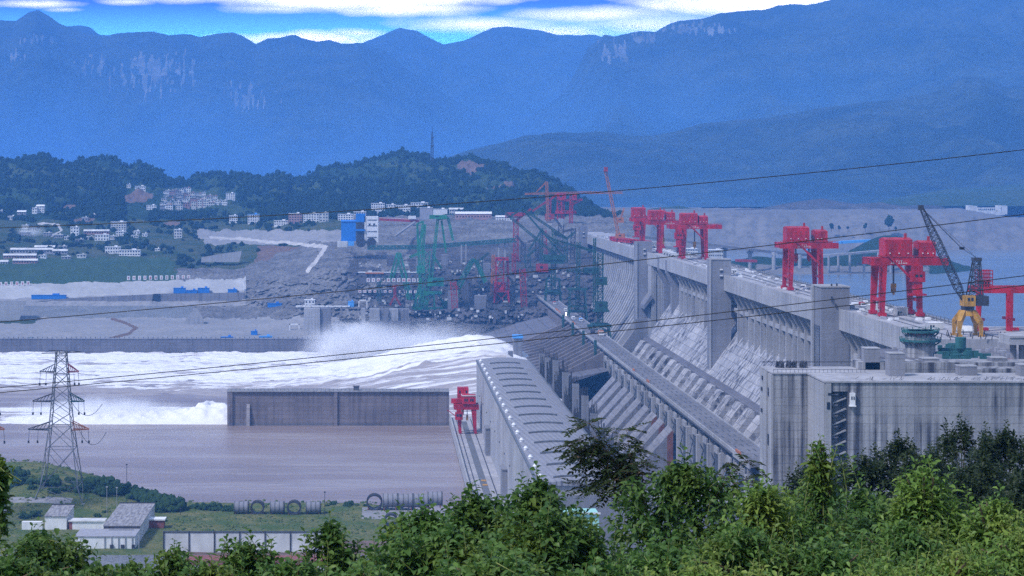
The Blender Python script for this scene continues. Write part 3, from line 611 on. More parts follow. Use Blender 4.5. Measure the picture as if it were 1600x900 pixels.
P('stone_abutment', M['conc_brown'], tb, lambda q: q.box(178.6, 195, 2060, 2640, 60, 114.8))
P('orange_barrier', M['orange'], tb, lambda q: [q.box(178.9, 179.6, a_, a_+c_, 120.8, 122.2) for a_, c_ in ((1078, 14), (1450, 12), (1535, 9), (2010, 26), (2180, 60))])
# penstock wedges at the foot of the trestle
for i, yv in enumerate([1280, 1321, 1362, 1400, 1440, 1484, 1527, 1565, 1608, 1646]):
    wg = MB().prism([(177.9, 104.5), (134, 56), (177.9, 56)], yv, yv+25); o = wg.build('penstock_ramp', M['conc']); tag(o, 'pale triangular concrete ramp stepping down from the trestle towards the powerhouse', 'ramp', 'concrete ramps below the trestle')
    if i in (1, 2, 3): o['label'] = ['', 'rust stained triangular ramp nearest the trees', 'rust stained triangular ramp, second from the trees', 'rust stained triangular ramp, third from the trees'][i]; del o['group']
    if i == 0: bpy.data.objects.remove(o); continue
    if i in (1, 2, 3): MB().prism([(178.1, 104.2), (174.5, 100.4), (174.5, 78), (178.1, 70)], yv-.25, yv).build('rust_stain', M['rust'], o)
P2 = MB().prism([(178, 106), (120, 88), (120, 56), (178, 56)], 1700, 1712); tag(P2.build('division_wall', M['conc_tower']), 'large grey triangular wall leaning against the trestle behind the ramps', 'wall')
# lower slab between the powerhouse and the ramps
tag(MB().box(106.2, 178, 950, 1700, 60, 74).build('foundation', M['conc_dark']), kind='structure')
# spillway chute seen beyond the powerhouse
ch = thing('spillway', 'brown terraced concrete of the spillway chute beyond the powerhouse roof', 'spillway', (110, 1720, 60))
P('chute_floor', M['conc_dark'], ch, lambda q: q.hexa([(106, 1700, 60), (178, 1700, 60), (178, 2640, 60), (106, 2640, 60), (106, 1700, 92), (178, 1700, 106), (178, 2640, 108), (106, 2640, 88)]))
for k in range(14):
    yv = 1735+k*26; P('chute_rib', M['conc_brown'], ch, lambda q: q.prism([(177.5, 118), (150, 104), (128, 98), (128, 84), (177.5, 84)], yv, yv+5))
for k in range(4): P('steel_post', M['dkgreen'], ch, lambda q: q.box(172, 174.2, 1755+k*105, 1757+k*105, 96, 126))
P('division_pier', M['conc_brown'], ch, lambda q: q.prism([(177.8, 119), (112, 90), (112, 70), (177.8, 70)], 2075, 2085))
P('anchor_block', M['conc_tower'], ch, lambda q: q.box(116, 124, 1920, 1932, 80, 115))
P('anchor_block', M['conc_tower'], ch, lambda q: q.box(108, 112, 1860, 1870, 80, 108))
P('blue_hut', M['ltblue'], ch, lambda q: q.box(115.5, 124.5, 1919, 1933, 115, 117.5))
# rebar columns along the powerhouse's upstream edge
def column(y_, h=17, w=3.6):
    c = thing('rebar_column', 'x', 'column', (110, y_, 122))
    P('shaft', M['conc_tower'], c, lambda q: q.box(108, 108+w, y_, y_+w, 74, 125+h))
    rb = MB()
    for i in range(4):
        for j in range(4): rb.beam((108.4+i*w/4, y_+.4+j*w/4, 125+h), (108.4+i*w/4, y_+.4+j*w/4, 128.5+h+random.random()*1.4), .22)
    rb.build('rebar', M['steel_dk'], c); return c
for i, y_ in enumerate([1490, 1436, 1370, 1296, 1226, 1169, 1118]):
    column(y_, [12, 14, 18, 17, 17, 16, 12][i])['label'] = ['grey concrete column topped with rebar, farthest along the powerhouse', 'grey rebar topped column, second farthest along the powerhouse', 'tall grey rebar topped column, third farthest along the powerhouse',
        'grey rebar topped column midway along the powerhouse roof', 'grey rebar topped column just short of the middle of the roof edge', 'grey rebar topped column, second nearest along the powerhouse', 'short grey rebar topped column, nearest along the powerhouse'][i]
rbm = []
for i, (y_, z_) in enumerate([(1460, 128), (1400, 130), (1335, 128), (1262, 126), (1198, 124), (1145, 120), (1095, 118), (1060, 116), (1020, 114), (985, 112)]):
    rb = MB()
    for a in range(7):
        for b_ in range(4): hh = random.uniform(4, 11); rb.beam((107.5+a*1.7, y_+b_*5, 74 if a == 0 else z_-6), (107.5+a*1.7, y_+b_*5, z_+hh), .38)
    for z in (z_-2, z_+3): rb.beam((107, y_+2, z), (119.5, y_+2, z), .4); rb.beam((107, y_+14, z), (119.5, y_+14, z), .4)
    o = rb.build('rebar_cage', M['steel_dk']); tag(o, 'thicket of upright rebar on the slab beside the powerhouse roof', 'rebar', 'rebar cages beside the powerhouse')

# ================================================================ tall streaked block in the right foreground
lb = thing('lock_block', 'massive rain streaked concrete block with zigzag stair behind the bushes', 'concrete block', (150, 794, 60))
P('left_wall', M['conc_streak'], lb, lambda q: q.box(150, 200, 826, 853, 60, 185))
P('left_panel', M['conc_light'], lb, lambda q: q.box(149.2, 150, 826.2, 833, 60, 184.7).box(149.4, 150, 838, 852.6, 60, 184.9))
P('wall_top', M['conc_deck'], lb, lambda q: q.box(149.6, 200, 825.6, 853, 185, 185.5))
P('main_wall', M['conc_streak'], lb, lambda q: q.box(171.8, 330, 794, 806, 60, 184.8).box(163.5, 330, 799, 826, 60, 184.8).box(163.5, 165.5, 794, 799, 60, 184.8).box(165.5, 171.8, 794, 799, 181.5, 184.8))
P('main_top', M['conc_deck'], lb, lambda q: q.box(163, 330, 793.4, 826, 184.8, 185.4))
P('side_panel', M['conc_light'], lb, lambda q: q.box(162.9, 163.5, 794.3, 808, 60, 184.4).box(163.1, 163.5, 809, 825.4, 60, 184.4))
P('front_pilaster', M['conc_light'], lb, lambda q: q.box(163.5, 165.5, 793.4, 794, 60, 184.6))
P('rear_wall', M['conc_streak'], lb, lambda q: q.box(186, 330, 838, 853, 60, 188.4).box(228, 330, 828, 838, 60, 186.9))
for (x, y, z, w, h) in [(149.3, 831, 176, 1.2, 3.2), (149.3, 831, 157, 1.2, 4.2), (149.3, 845, 181, 1, 1.5), (149.3, 846, 176.5, 1, 1.5), (149.3, 846, 168, 1, 1.5)]:
    P('wall_opening', M['glass'], lb, lambda q: q.box(148.9, 149.3, y, y+w*2, z, z+h))
P('wall_opening', M['glass'], lb, lambda q: q.box(163.9, 165, 793.2, 793.5, 175, 177.6)); P('wall_opening', M['glass'], lb, lambda q: q.box(164.3, 165.5, 793.2, 793.5, 180.2, 181))
st = P('stair', M['conc_light'], lb, lambda q: [q.beam((166.2, 795.4, 181-4.0*k), (171.3, 795.4, 183-4.0*k), 1.2, .5) for k in range(1, 9)])
P('landing', M['conc_dark'], lb, lambda q: [q.box(165.6, 168.2, 794.4, 798.8, 180.2-4.0*k, 180.6-4.0*k) for k in range(9)])
P('stair_rail', M['steel_dk'], lb, lambda q: [q.beam((166.2, 794.9, 182.1-4.0*k), (171.3, 794.9, 184.2-4.0*k), .14) for k in range(1, 9)]+[q.box(165.7, 165.85, 794.3, 794.5, 144, 181), q.box(171.5, 171.65, 794.3, 794.5, 144, 183)])
P('lift_cab', M['white'], lb, lambda q: q.box(172.4, 174.2, 792.4, 794, 176.5, 181).box(172.1, 174.5, 792.2, 794, 176, 176.5)); P('lift_window', M['glass'], lb, lambda q: q.box(172.7, 173.1, 792.3, 792.4, 178.6, 179.8).box(173.5, 173.9, 792.3, 792.4, 178.6, 179.8))
rb = MB()
for k in range(140):
    x = random.uniform(176, 330); rb.beam((x, 794.6+random.random()*9, 185.3), (x, 794.6+random.random()*.2, 186.2+random.random()*.9), .1)
for k in range(160):
    x = random.choice([random.uniform(155, 158), random.uniform(159, 163), random.uniform(164, 167), random.uniform(188, 230)]); rb.beam((x, 845+random.random()*6, 185), (x, 846, 187+random.random()*1.5), .16)
rb.build('rebar', M['steel_dk'], lb)
P('guard_rail', M['steel_dk'], lb, lambda q: [q.box(x, x+.12, 825.8, 825.9, 185.5, 186.8) for x in np.arange(150, 186, 1.6)]+[q.box(150, 186, 825.8, 825.9, 186.7, 186.85), q.box(150, 186, 852, 852.1, 187.2, 187.5)])
def pillar(x0, x1, y, yt, yb, label, d=7):
    X0, X1 = XX(x0, y), XX(x1, y); c = MB().box(X0, X1, y, y+d, ZZ(yb, y)-3, ZZ(yt, y)).build('concrete_pillar', M['conc_tower'])
    MB().box(X0-.15, X1+.15, y-.15, y+d+.15, ZZ(yt, y), ZZ(yt, y)+.3).build('pillar_cap', M['conc_light'], c); tag(c, label, 'pillar')
pillar(1352, 1375, 838, 545, 584, 'square concrete pillar on the streaked block, leftmost of those on top')
pillar(1390, 1414, 812, 553, 592, 'square concrete pillar standing right of the leftmost one on the block')
pillar(1442, 1468, 842, 561, 575, 'low pale concrete stub beneath the teal round pier')
pillar(1500, 1527, 815, 573, 593, 'squat concrete pillar with dark rebar beside it on the block')
pillar(1550, 1574, 842, 560, 590, 'concrete pillar before the short bridge at the right')
pillar(1595, 1640, 812, 571, 592, 'low concrete pillar cut off by the right edge of the photo')
tag(MB().box(XX(1418, 870), XX(1545, 870), 868, 871, 182.4, 184.6).box(XX(1575, 870), XX(1583, 870), 868, 872, 183.5, 187).build('steel_girder', M['rust']), 'long rusty brown girder lying across the top of the block', 'girder')
# ground of the unfinished blocks behind
tag(MB().box(222, 340, 856, 1000, 120, 180.6).build('construction_platform', M['conc_dark']), kind='structure')
pr = thing('round_pier', 'half built round pier wrapped in two rings of teal formwork', 'pier', (240, 950, 176))
xc, yc = XX(1438, 955), 955
P('pier_shaft', M['conc_streak'], pr, lambda q: q.tube((xc, yc, 172), (xc, yc, 190.4), 6.6, n=20)); P('pier_core', M['rust'], pr, lambda q: q.tube((xc, yc, 190.4), (xc, yc, 192.4), 6.0, n=16))
for zz_, r_ in ((187.6, 9.0), (191.6, 8.2)):
    fm_ = MB().tube((xc, yc, zz_), (xc, yc, zz_+.8), r_, n=18)
    for k in range(18): a_ = k/18*6.283; fm_.box(xc+r_*math.cos(a_)-.12, xc+r_*math.cos(a_)+.12, yc+r_*math.sin(a_)-.12, yc+r_*math.sin(a_)+.12, zz_+.8, zz_+1.9); fm_.beam((xc+r_*math.cos(a_), yc+r_*math.sin(a_), zz_), (xc+6.4*math.cos(a_), yc+6.4*math.sin(a_), zz_-1.8), .3)
    fm_.tube((xc, yc, zz_+1.7), (xc, yc, zz_+1.85), r_, n=18, cap=False); fm_.build('formwork_ring', M['teal'], pr)
fmw = MB(); 
for k in range(60):
    x = random.uniform(XX(1468, 930), XX(1540, 930)); y = random.uniform(915, 990); fmw.box(x, x+random.uniform(1, 6), y, y+random.uniform(.5, 3), 180, 181+random.random()*3.4)
tag(fmw.build('formwork', M['teal']), 'jumble of low teal formwork panels on the unfinished block', 'formwork', kind='stuff')
db = MB()
for k in range(130):
    x = random.uniform(228, 300); y = random.uniform(862, 995); db.box(x, x+random.uniform(.5, 3), y, y+random.uniform(.5, 3), 180, 181+random.random()*1.8)
tag(db.build('building_debris', M['grey_wall']), 'scattered planks, crates and pipes on the unfinished block', 'debris', kind='stuff')
db = MB()
for k in range(60):
    x = random.uniform(262, 330); y = random.uniform(990, 1030); db.beam((x, y, 185), (x+random.uniform(-1, 1), y, 186.5+random.random()), .35)
tag(db.build('scaffold_stubs', M['steel_dk']), 'dark bristling formwork edge where the crest is unfinished', 'scaffolding', kind='stuff')
tag(MB().tube((XX(1501, 930), 930, 186.5), (XX(1501, 930), 930, 191.2), 2.2, 2.4, 14).tube((XX(1501, 930), 930, 184.5), (XX(1501, 930), 930, 186.5), .8, 2.2, 14).build('concrete_bucket', M['teal']), 'teal concrete bucket below the yellow crane', 'bucket')
bb = thing('short_bridge', 'pale concrete bridge end on two round columns at the right edge', 'bridge', (262, 900, 180))
P('deck', M['conc_light'], bb, lambda q: q.box(XX(1573, 900), 330, 896, 912, 190.6, 193.6)); P('kerb', M['conc_deck'], bb, lambda q: q.box(XX(1573, 900), 330, 895.6, 912.4, 193.6, 194.4))
for xa in (1583, 1597, 1622): P('column', M['conc_tower'], bb, lambda q: q.tube((XX(xa, 904), 904, 178), (XX(xa, 904), 904, 190.6), 1.4, n=12))
# ================================================================ cranes
def gantry(Yc, houses, gx0, gx1, label, cabside=None, brace=True, hooks=(), hook_z=205, gauge=(269, 289.5), z0=185, zt=216.5, wy=11, group='red gantry cranes on the dam crest'):
    c = thing('gantry_crane', label, 'crane', (gauge[0], Yc, z0), group); ms = M['red']
    for x, s in ((gauge[0], 1), (gauge[1], -1)):
        for sy in (-1, 1):
            yb = Yc+sy*wy
            lg = MB().beam((x, yb, z0+2.2), (x+s*.9, Yc+sy*wy*.86, zt-3.6), 2.4, 2.4, 3.9, 3.2).box(x-1.9, x+1.9, yb-2.6, yb+2.6, z0+.3, z0+2.2).build('leg', ms, c)
            wl = MB()
            for k in (-1.8, -.6, .6, 1.8): wl.tube((x-.5, yb+k, z0+.55), (x+.5, yb+k, z0+.55), .5, n=10)
            wl.build('bogie_wheels', M['steel_dk'], lg)
        MB().box(x-.9, x+.9, Yc-wy, Yc+wy, z0+8, z0+9.6).build('sill_beam', ms, c)
        ld = MB()
        for k in range(7): ld.box(x-2.4, x-1.4, Yc-wy-1.6, Yc-wy-.6, z0+5+k*3.8, z0+5.4+k*3.8)
        ld.beam((x-2.2, Yc-wy-1.2, z0+4), (x-1.6, Yc-wy-1.2, zt-4), .3).build('leg_platforms', ms, c)
    for sy in (-1, 1): MB().box(gx0, gx1, Yc+sy*wy*.86-1.3, Yc+sy*wy*.86+1.3, zt-3.8, zt).build('girder', ms, c)
    MB().box(gx0, gx0+1.6, Yc-wy*.86, Yc+wy*.86, zt-3.5, zt-.5).box(gx1-1.2, gx1, Yc-wy*.86, Yc+wy*.86, zt-3, zt-.8).box(gx0, gx1-4, Yc-wy*.5, Yc+wy*.5, zt-.2, zt+.1).build('cross_beam', ms, c)
    rl_ = MB()
    for x in np.arange(gx0, gx1, 1.9): rl_.box(x, x+.16, Yc-wy*.86-1.3, Yc-wy*.86-1.1, zt, zt+1.3)
    for z in (.7, 1.25): rl_.box(gx0, gx1, Yc-wy*.86-1.28, Yc-wy*.86-1.16, zt+z, zt+z+.13)
    rl_.build('railing', ms, c)
    for hx0, hx1, hh in houses:
        h = MB().prismx([(Yc-8, zt+1.2), (Yc+7, zt+1.2), (Yc+7, zt+1.2+hh), (Yc-.5, zt+2.2+hh), (Yc-8, zt+1.2+hh)], hx0, hx1).build('machinery_house', ms, c)
        MB().box(hx0-.4, hx1+.4, Yc-8.6, Yc+7.6, zt+.4, zt+1.2).build('house_floor', M['red_dull'], h)
        n = max(2, int((hx1-hx0)/3.2))
        for i in range(n):
            for j in range(2): xx_ = hx0+(hx1-hx0)*(i+.75)/(n+.5); MB().box(xx_-.55, xx_+.55, Yc-8.12, Yc-8, zt+1.2+hh*(.38+.24*j), zt+1.2+hh*(.38+.24*j)+1.1).build('window', M['red_dull'], h)
        for k in range(3): xx_ = hx0+(hx1-hx0)*(k+.5)/3; MB().box(xx_-.3, xx_+.3, Yc-8.5, Yc-8, zt+2.4, zt+2.9).build('lamp', M['white'], h)
        MB().box(hx1-2.6, hx1-1.4, Yc-1, Yc+1, zt+1.2+hh, zt+4.4+hh).build('roof_beacon', M['red_dull'], h)
    tx = MB(); x = gauge[0]+4.8
    for k in range(9):
        big_ = 3 <= k <= 5; w_ = .95 if big_ else .6; hh = 1.7 if big_ else .9; z = zt-2.9; yf = Yc-wy*.86-1.45
        tx.box(x, x+w_, yf, yf+.1, z, z+.22); tx.box(x+w_*.42, x+w_*.6, yf, yf+.1, z+.22, z+hh)
        if k % 2: tx.box(x+.05, x+w_-.05, yf, yf+.1, z+hh-.22, z+hh)
        x += w_+.3
    tx.build('girder_lettering', M['white'], c)
    if brace: MB().beam((gauge[0]+2, Yc-wy*.86-2, zt+3), (gauge[1]-3.2, Yc-wy*.86-1.6, zt-12.5), 1.15).build('brace', ms, c)
    if cabside is not None:
        cb = MB().box(cabside-3.4, cabside+4, Yc-wy-4, Yc-wy+2, zt-12.6, zt-7).box(cabside-2.4, cabside+3, Yc-wy-3, Yc-wy+2, zt-7, zt-3.8).box(cabside-4.2, cabside+4.6, Yc-wy-4.5, Yc-wy+2, zt-20, zt-19).box(cabside-2, cabside+2.6, Yc-wy-3.4, Yc-wy+1, zt-19, zt-12.6).build('crane_cab', ms, c)
        MB().box(cabside-1.4, cabside+.2, Yc-wy-4.1, Yc-wy-4, zt-10, zt-8.6).box(cabside+.8, cabside+2.4, Yc-wy-4.1, Yc-wy-4, zt-10, zt-8.6).build('window', M['glass'], cb)
    for hx, hz, col in hooks:
        hk = MB().beam((hx, Yc-2, zt-3), (hx, Yc-2, hz+4), .8).build('hoist_ropes', M['steel_dk'], c)
        MB().box(hx-1.3, hx+1.3, Yc-3, Yc-1, hz+2.2, hz+5).tube((hx, Yc-2.2, hz+1.2), (hx, Yc-1.8, hz+1.2), 1.5, n=12).box(hx-.5, hx+.5, Yc-2.5, Yc-1.5, hz-1.2, hz+2).build('hook_block', col, hk)
    return c
gantry(1169, [(271.5, 286.2, 8.8), (290.2, 298.8, 7.2)], 263, 305, 'large red gantry crane nearest the yellow crane on the crest', cabside=287.4, hooks=[(277.3, 197.5, M['yellow'])])
gantry(1430, [(267.4, 282.2, 8.6), (286.2, 294.2, 6.4)], 262.4, 301, 'red gantry crane standing alone halfway along the crest', hooks=[(274.3, 204, M['red_dull']), (283, 205, M['red_dull'])])
gantry(1935, [(267.2, 282, 8.4), (283.4, 291.2, 6)], 256.4, 303.5, 'red gantry crane with long overhanging beam, right of the cluster of three', cabside=264, hooks=[(280, 196, M['yellow'])])
gantry(2095, [(258.2, 272, 8.4), (275, 283.4, 6.4)], 256.5, 290, 'red gantry crane in the middle of the cluster of three', hooks=[(272.5, 195, M['yellow'])], brace=False)
gantry(2236, [(258.2, 272, 8.8), (287, 294, 5)], 257, 290, 'red gantry crane behind the middle tower, left of the cluster of three', cabside=262)
# unfinished gantry at the right edge
c = thing('gantry_crane', 'unfinished red gantry crane with cage on its beam at the right edge', 'crane', (290, 1061, 185), 'red gantry cranes on the dam crest')
def g7(zt=203.6):
    for x0 in (1522, 1569):
        for sy, dy in ((-1, 0), (1, 16)):
            Y_ = 1052+dy; xb = XX(x0+6, Y_); MB().beam((xb, Y_, 185), (xb+.6, Y_, zt), 1.7, 1.7, 2.6).build('leg', M['red'], c)
        MB().box(XX(x0+6, 1060)-.7, XX(x0+6, 1060)+1.2, 1052, 1068, 190, 191.2).box(XX(x0+4, 1060)-.7, XX(x0+14, 1060), 1050, 1053, 185.4, 186.8).build('sill_beam', M['red'], c)
    for x0 in (1526, 1576): MB().beam((XX(x0+3, 1051), 1051, 185), (XX(x0+3, 1051), 1051, zt), 1.7, 1.7, 2.2).build('leg', M['red'], c)
    for dy in (0, 14): MB().box(XX(1519, 1060), XX(1660, 1060), 1051+dy, 1054+dy, zt, zt+3.0).build('girder', M['red'], c)
    cg = MB(); x0, x1, z0, z1 = XX(1529, 1054), XX(1550, 1054), zt+3, zt+11
    for x in np.linspace(x0, x1, 6):
        for y in (1053, 1060): cg.beam((x, y, z0), (x, y, z1), .35)
    for z in np.linspace(z0+1, z1, 5):
        for y in (1053, 1060): cg.beam((x0, y, z), (x1, y, z), .35)
        cg.beam((x0, 1053, z), (x0, 1060, z), .35); cg.beam((x1, 1053, z), (x1, 1060, z), .35)
    cg.build('steel_cage', M['red'], c); MB().box(x0+1, x1-1, 1055, 1058, z0, z0+3).build('winch', M['dkgreen'], c)
g7()
# small gantry crane on the tailrace platform
c = thing('gantry_crane', 'small red gantry crane straddling the rails beside the powerhouse wall', 'crane', (53, 1493, 82))
for x, xt in ((52.9, 51.5), (63.4, 61.8)):
    for dy in (-6, 6):
        lg = MB().beam((x, 1493+dy, 83), (xt+.6, 1493+dy*.8, 99.5), 1.6, 1.6, 3.4).box(x-1, x+1, 1491.4+dy, 1494.6+dy, 82.2, 83.2).build('leg', M['red'], c)
MB().box(48.6, 65.8, 1486, 1489, 98.6, 102.2).build('girder', M['red'], c); MB().box(48.6, 65.8, 1497, 1500, 98.6, 102.2).build('girder', M['red'], c)
h = MB().prismx([(1485, 102.6), (1496, 102.6), (1496, 108.4), (1490, 109.2), (1485, 108.4)], 54.2, 63.6).build('machinery_house', M['red'], c)
for x in (55.6, 57, 59.6, 61): MB().box(x, x+.9, 1484.8, 1485, 104.6, 106.4).build('window', M['glass'], h)
MB().box(53.8, 64, 1484.6, 1496.5, 108.2, 108.6).build('house_eaves', M['offwhite'], h)
h = MB().box(51.4, 59, 1496.2, 1506, 103, 112.8).build('machinery_house', M['red'], c)
for x in (52.4, 57): MB().box(x, x+1, 1496, 1496.2, 109, 111).build('window', M['glass'], h)
MB().box(46.8, 54.2, 1490, 1496, 102.6, 105.6).build('service_platform', M['red'], c)
cb = MB().box(49.2, 54.4, 1480.5, 1485.5, 92.2, 97.2).box(50.4, 53.2, 1482, 1485, 97.2, 99).build('crane_cab', M['red'], c); MB().box(50, 51.4, 1480.3, 1480.5, 94.6, 96.2).box(52, 53.6, 1480.3, 1480.5, 94.6, 96.2).build('window', M['glass'], cb)
MB().beam((43.8, 1482, 99), (49.6, 1482, 94.6), .5).build('stay_bar', M['red'], c)
for x, z, mt in ((54.8, 96.5, M['orange']), (57.8, 92.5, M['yellow'])): hk = MB().beam((x, 1490, 99), (x, 1490, z+2), .5).build('hoist_ropes', M['steel_dk'], c); MB().box(x-.7, x+.7, 1489, 1491, z-1.6, z+2).build('hook_block', mt, hk)

# yellow four legged slewing crane with lattice boom
c = thing('slewing_crane', 'yellow four legged slewing crane with long black lattice boom on the crest', 'crane', (278, 1020, 185))
Yy = 1020; cx_ = XX(1512, Yy)
for dx, dy in ((-5.3, -4.4), (5.3, -4.4), (-5.3, 5), (5.3, 5)):
    s_ = 1 if dx > 0 else -1
    lg = MB().beam((cx_+dx, Yy+dy, 185.4), (cx_+dx*.92, Yy+dy, 192.4), 1.2, 1.2, 2.2).beam((cx_+dx*.92, Yy+dy, 191.8), (cx_+s_*2.2, Yy+dy*.3, 196.6), 2.1, 2.1, 2.4).box(cx_+dx-1.4, cx_+dx+1.4, Yy+dy-1, Yy+dy+1, 184.9, 186).build('leg', M['yellow'], c)
MB().tube((cx_, Yy, 194.6), (cx_, Yy, 197.4), 3.6, 2.6, 16).build('pedestal', M['yellow'], c); MB().tube((cx_, Yy, 197.4), (cx_, Yy, 199.2), 3.0, 3.2, 18).build('slewing_ring', M['steel_dk'], c)
h = MB().box(XX(1503, Yy), XX(1521, Yy), Yy-4, Yy+4, 199.3, 204.4).build('machinery_house', M['yellow'], c)
MB().box(XX(1521.1, Yy), XX(1542, Yy), Yy-3.6, Yy+3.6, 199.5, 204.1).build('counterweight', M['steel_dk'], c)
for x in (1508.5, 1514): MB().box(XX(x, Yy), XX(x+3.6, Yy), Yy-4.1, Yy-4, 201.8, 203.4).build('window', M['glass'], h)
A = W(1505, 467, Yy); B = W(1440, 325, Yy); bm = MB(); mid = tuple(A[i]*.35+B[i]*.65 for i in range(3)); lo = tuple(A[i]*.88+B[i]*.12 for i in range(3))
bm.lattice(A, lo, 1.6, .22, 3, w2=3.4).lattice(lo, mid, 3.4, .24, 11).lattice(mid, B, 3.4, .22, 8, w2=1.5)
bo = bm.build('boom', M['steel_dk'], c); MB().box(B[0]-1.6, B[0]+.8, Yy-1, Yy+1, B[2]-1, B[2]+1.4).build('boom_head', M['steel_dk'], bo)
af = MB(); T = W(1526, 403, Yy)
for dy in (-2.4, 2.4):
    for xb in (1512, 1534): af.beam((XX(xb, Yy), Yy+dy, 204.2), (T[0]+(-1.4 if xb < 1520 else 1.4), Yy+dy*.5, T[2]), .5)
    for k in range(6):
        t_ = k/6; z = 204.2+(T[2]-204.2)*t_; z2 = 204.2+(T[2]-204.2)*(t_+1/6); xl = XX(1512, Yy)*(1-t_)+(T[0]-1.4)*t_; xr = XX(1534, Yy)*(1-t_)+(T[0]+1.4)*t_; xr2 = XX(1534, Yy)*(1-t_-1/6)+(T[0]+1.4)*(t_+1/6); xl2 = XX(1512, Yy)*(1-t_-1/6)+(T[0]-1.4)*(t_+1/6)
        af.beam((xl, Yy+dy*(1-t_*.5), z), (xr2, Yy+dy*(1-t_*.5), z2), .3); af.beam((xr, Yy+dy*(1-t_*.5), z), (xl2, Yy+dy*(1-t_*.5), z2), .3); af.beam((xl, Yy+dy*(1-t_*.5), z), (xr, Yy+dy*(1-t_*.5), z), .3)
af.box(T[0]-2, T[0]+2, Yy-2, Yy+2, T[2]-1.4, T[2]+.2); af.build('a_frame', M['steel_dk'], c)
K = W(1503, 388, Yy); MB().box(K[0]-1, K[0]+1, Yy-1, Yy+1, K[2]-.6, K[2]+.6).beam(B, K, .16).beam(K, T, .16).beam((B[0], Yy+1, B[2]), (K[0], Yy+1, K[2]), .16).beam((B[0], Yy, B[2]), (T[0], Yy, T[2]), .12).build('luffing_ropes', M['cable'], c)

# luffing tower cranes drawn by their joints
def lat_crane(name, label, mat, Y, base, mast, booms, house=None, legs=None, w=3.0, t=.42, group=None, cat='crane', plats=()):
    b0 = W(base[0], base[1], Y); c = thing(name, label, cat, b0, group)
    bx, bz = b0[0], b0[2]
    if legs:     # portal: half width px, top y px
        hw = legs[0]*Y/F; zt = ZZ(legs[1], Y); pt = MB()
        for sx in (-1, 1):
            for sy in (-1, 1): pt.beam((bx+sx*hw, Y+sy*hw, bz), (bx+sx*hw*.8, Y+sy*hw*.8, zt), t*2.6, t*2.6, t*2)
        for z, k in ((zt, .8), (bz+(zt-bz)*.45, .9)):
            for s_ in (-1, 1): pt.beam((bx-hw*k, Y+s_*hw*k, z), (bx+hw*k, Y+s_*hw*k, z), t*2.2); pt.beam((bx+s_*hw*k, Y-hw*k, z), (bx+s_*hw*k, Y+hw*k, z), t*2.2)
        for s_ in (-1, 1): pt.beam((bx-hw*.9, Y+s_*hw*.9, bz+(zt-bz)*.45), (bx+hw*.8, Y+s_*hw*.8, zt), t); pt.beam((bx+hw*.9, Y+s_*hw*.9, bz+(zt-bz)*.45), (bx-hw*.8, Y+s_*hw*.8, zt), t)
        pt.build('portal', mat, c)
    if mast: 
        ms_ = MB().lattice(W(mast[0], mast[1], Y), W(mast[2], mast[3], Y), w, t); ms_.build('mast', mat, c)
    for (pts, bw) in booms:
        q = MB()
        for (a, b_) in zip(pts, pts[1:]): q.lattice(W(a[0], a[1], Y), W(b_[0], b_[1], Y), bw, t*.8, w2=bw*.8)
        q.build('jib', mat, c)
    for (x0, x1, y0, y1, mt) in (house or []):
        h_ = MB().box(XX(x0, Y), XX(x1, Y), Y-4, Y+4, ZZ(y1, Y), ZZ(y0, Y)).box(XX(x0, Y)-.5, XX(x1, Y)+.5, Y-4.6, Y+4.6, ZZ(y1, Y)-.6, ZZ(y1, Y)).build('machinery_house', M[mt], c)
        MB().box(XX(x0+(x1-x0)*.3, Y), XX(x0+(x1-x0)*.55, Y), Y-4.1, Y-4, ZZ(y0+(y1-y0)*.6, Y), ZZ(y0+(y1-y0)*.3, Y)).build('window', M['glass'], h_)
    for (x0, x1, y0, y1) in plats: MB().box(XX(x0, Y), XX(x1, Y), Y-5, Y+5, ZZ(y1, Y), ZZ(y0, Y)).build('platform', mat, c)
    return c
G = M['dkgreen']
lat_crane('tower_crane', 'dark green tower crane on the trestle, nearest the middle dam tower', G, 1958, (937, 526), (938, 508, 938, 395), [([(929, 480), (929, 372)], 2.6)], house=[(930, 949, 471, 483, 'dkgreen'), (931, 948, 433, 444, 'dkgreen')], legs=(16, 506), w=4.6, t=.55, plats=[(927, 951, 484, 487), (918, 955, 507, 511)])
lat_crane('tower_crane', 'dark green tower crane with long arm reaching right above the trestle', G, 2140, (902, 500), (902, 485, 904, 378), [([(886, 423), (936, 423)], 2.4), ([(903, 384), (931, 394)], 2.0), ([(931, 394), (858, 372)], 1.8)], legs=(14, 452), w=3.4, t=.5, plats=[(888, 916, 484, 488), (887, 917, 450, 453)], house=[(912, 935, 418, 426, 'dkgreen')])
lat_crane('tower_crane', 'dark tower crane whose twin booms slope to the upper left over the quarry', G, 2400, (864, 470), (864, 468, 866, 360), [([(873, 402), (780, 325)], 2.6), ([(884, 372), (816, 326)], 2.4), ([(816, 326), (795, 340)], 1.4), ([(816, 326), (880, 400)], 1.4), ([(866, 365), (884, 372)], 2.0)], legs=(12, 435), w=4.4, t=.6, plats=[(848, 884, 398, 406), (850, 878, 456, 460)], house=[(850, 880, 399, 411, 'dkgreen')])
lat_crane('tower_crane', 'dark lattice tower crane behind the twin boomed one on the trestle', G, 2560, (846, 455), (846, 455, 846, 356), [([(846, 360), (880, 388)], 2.4), ([(846, 360), (826, 392)], 2)], legs=(9, 430), w=3.4, t=.55, house=[(838, 856, 412, 424, 'red_dull')])
lat_crane('tower_crane', 'dark red tower crane between the trestle and the rock cut', M['red_dull'], 2640, (806, 440), (806, 440, 806, 342), [([(806, 345), (830, 326)], 2), ([(790, 338), (816, 338)], 3)], w=5.6, t=.7, legs=(9, 420), house=[(790, 816, 332, 337, 'red_dull')])
Gc = M['green_crane']
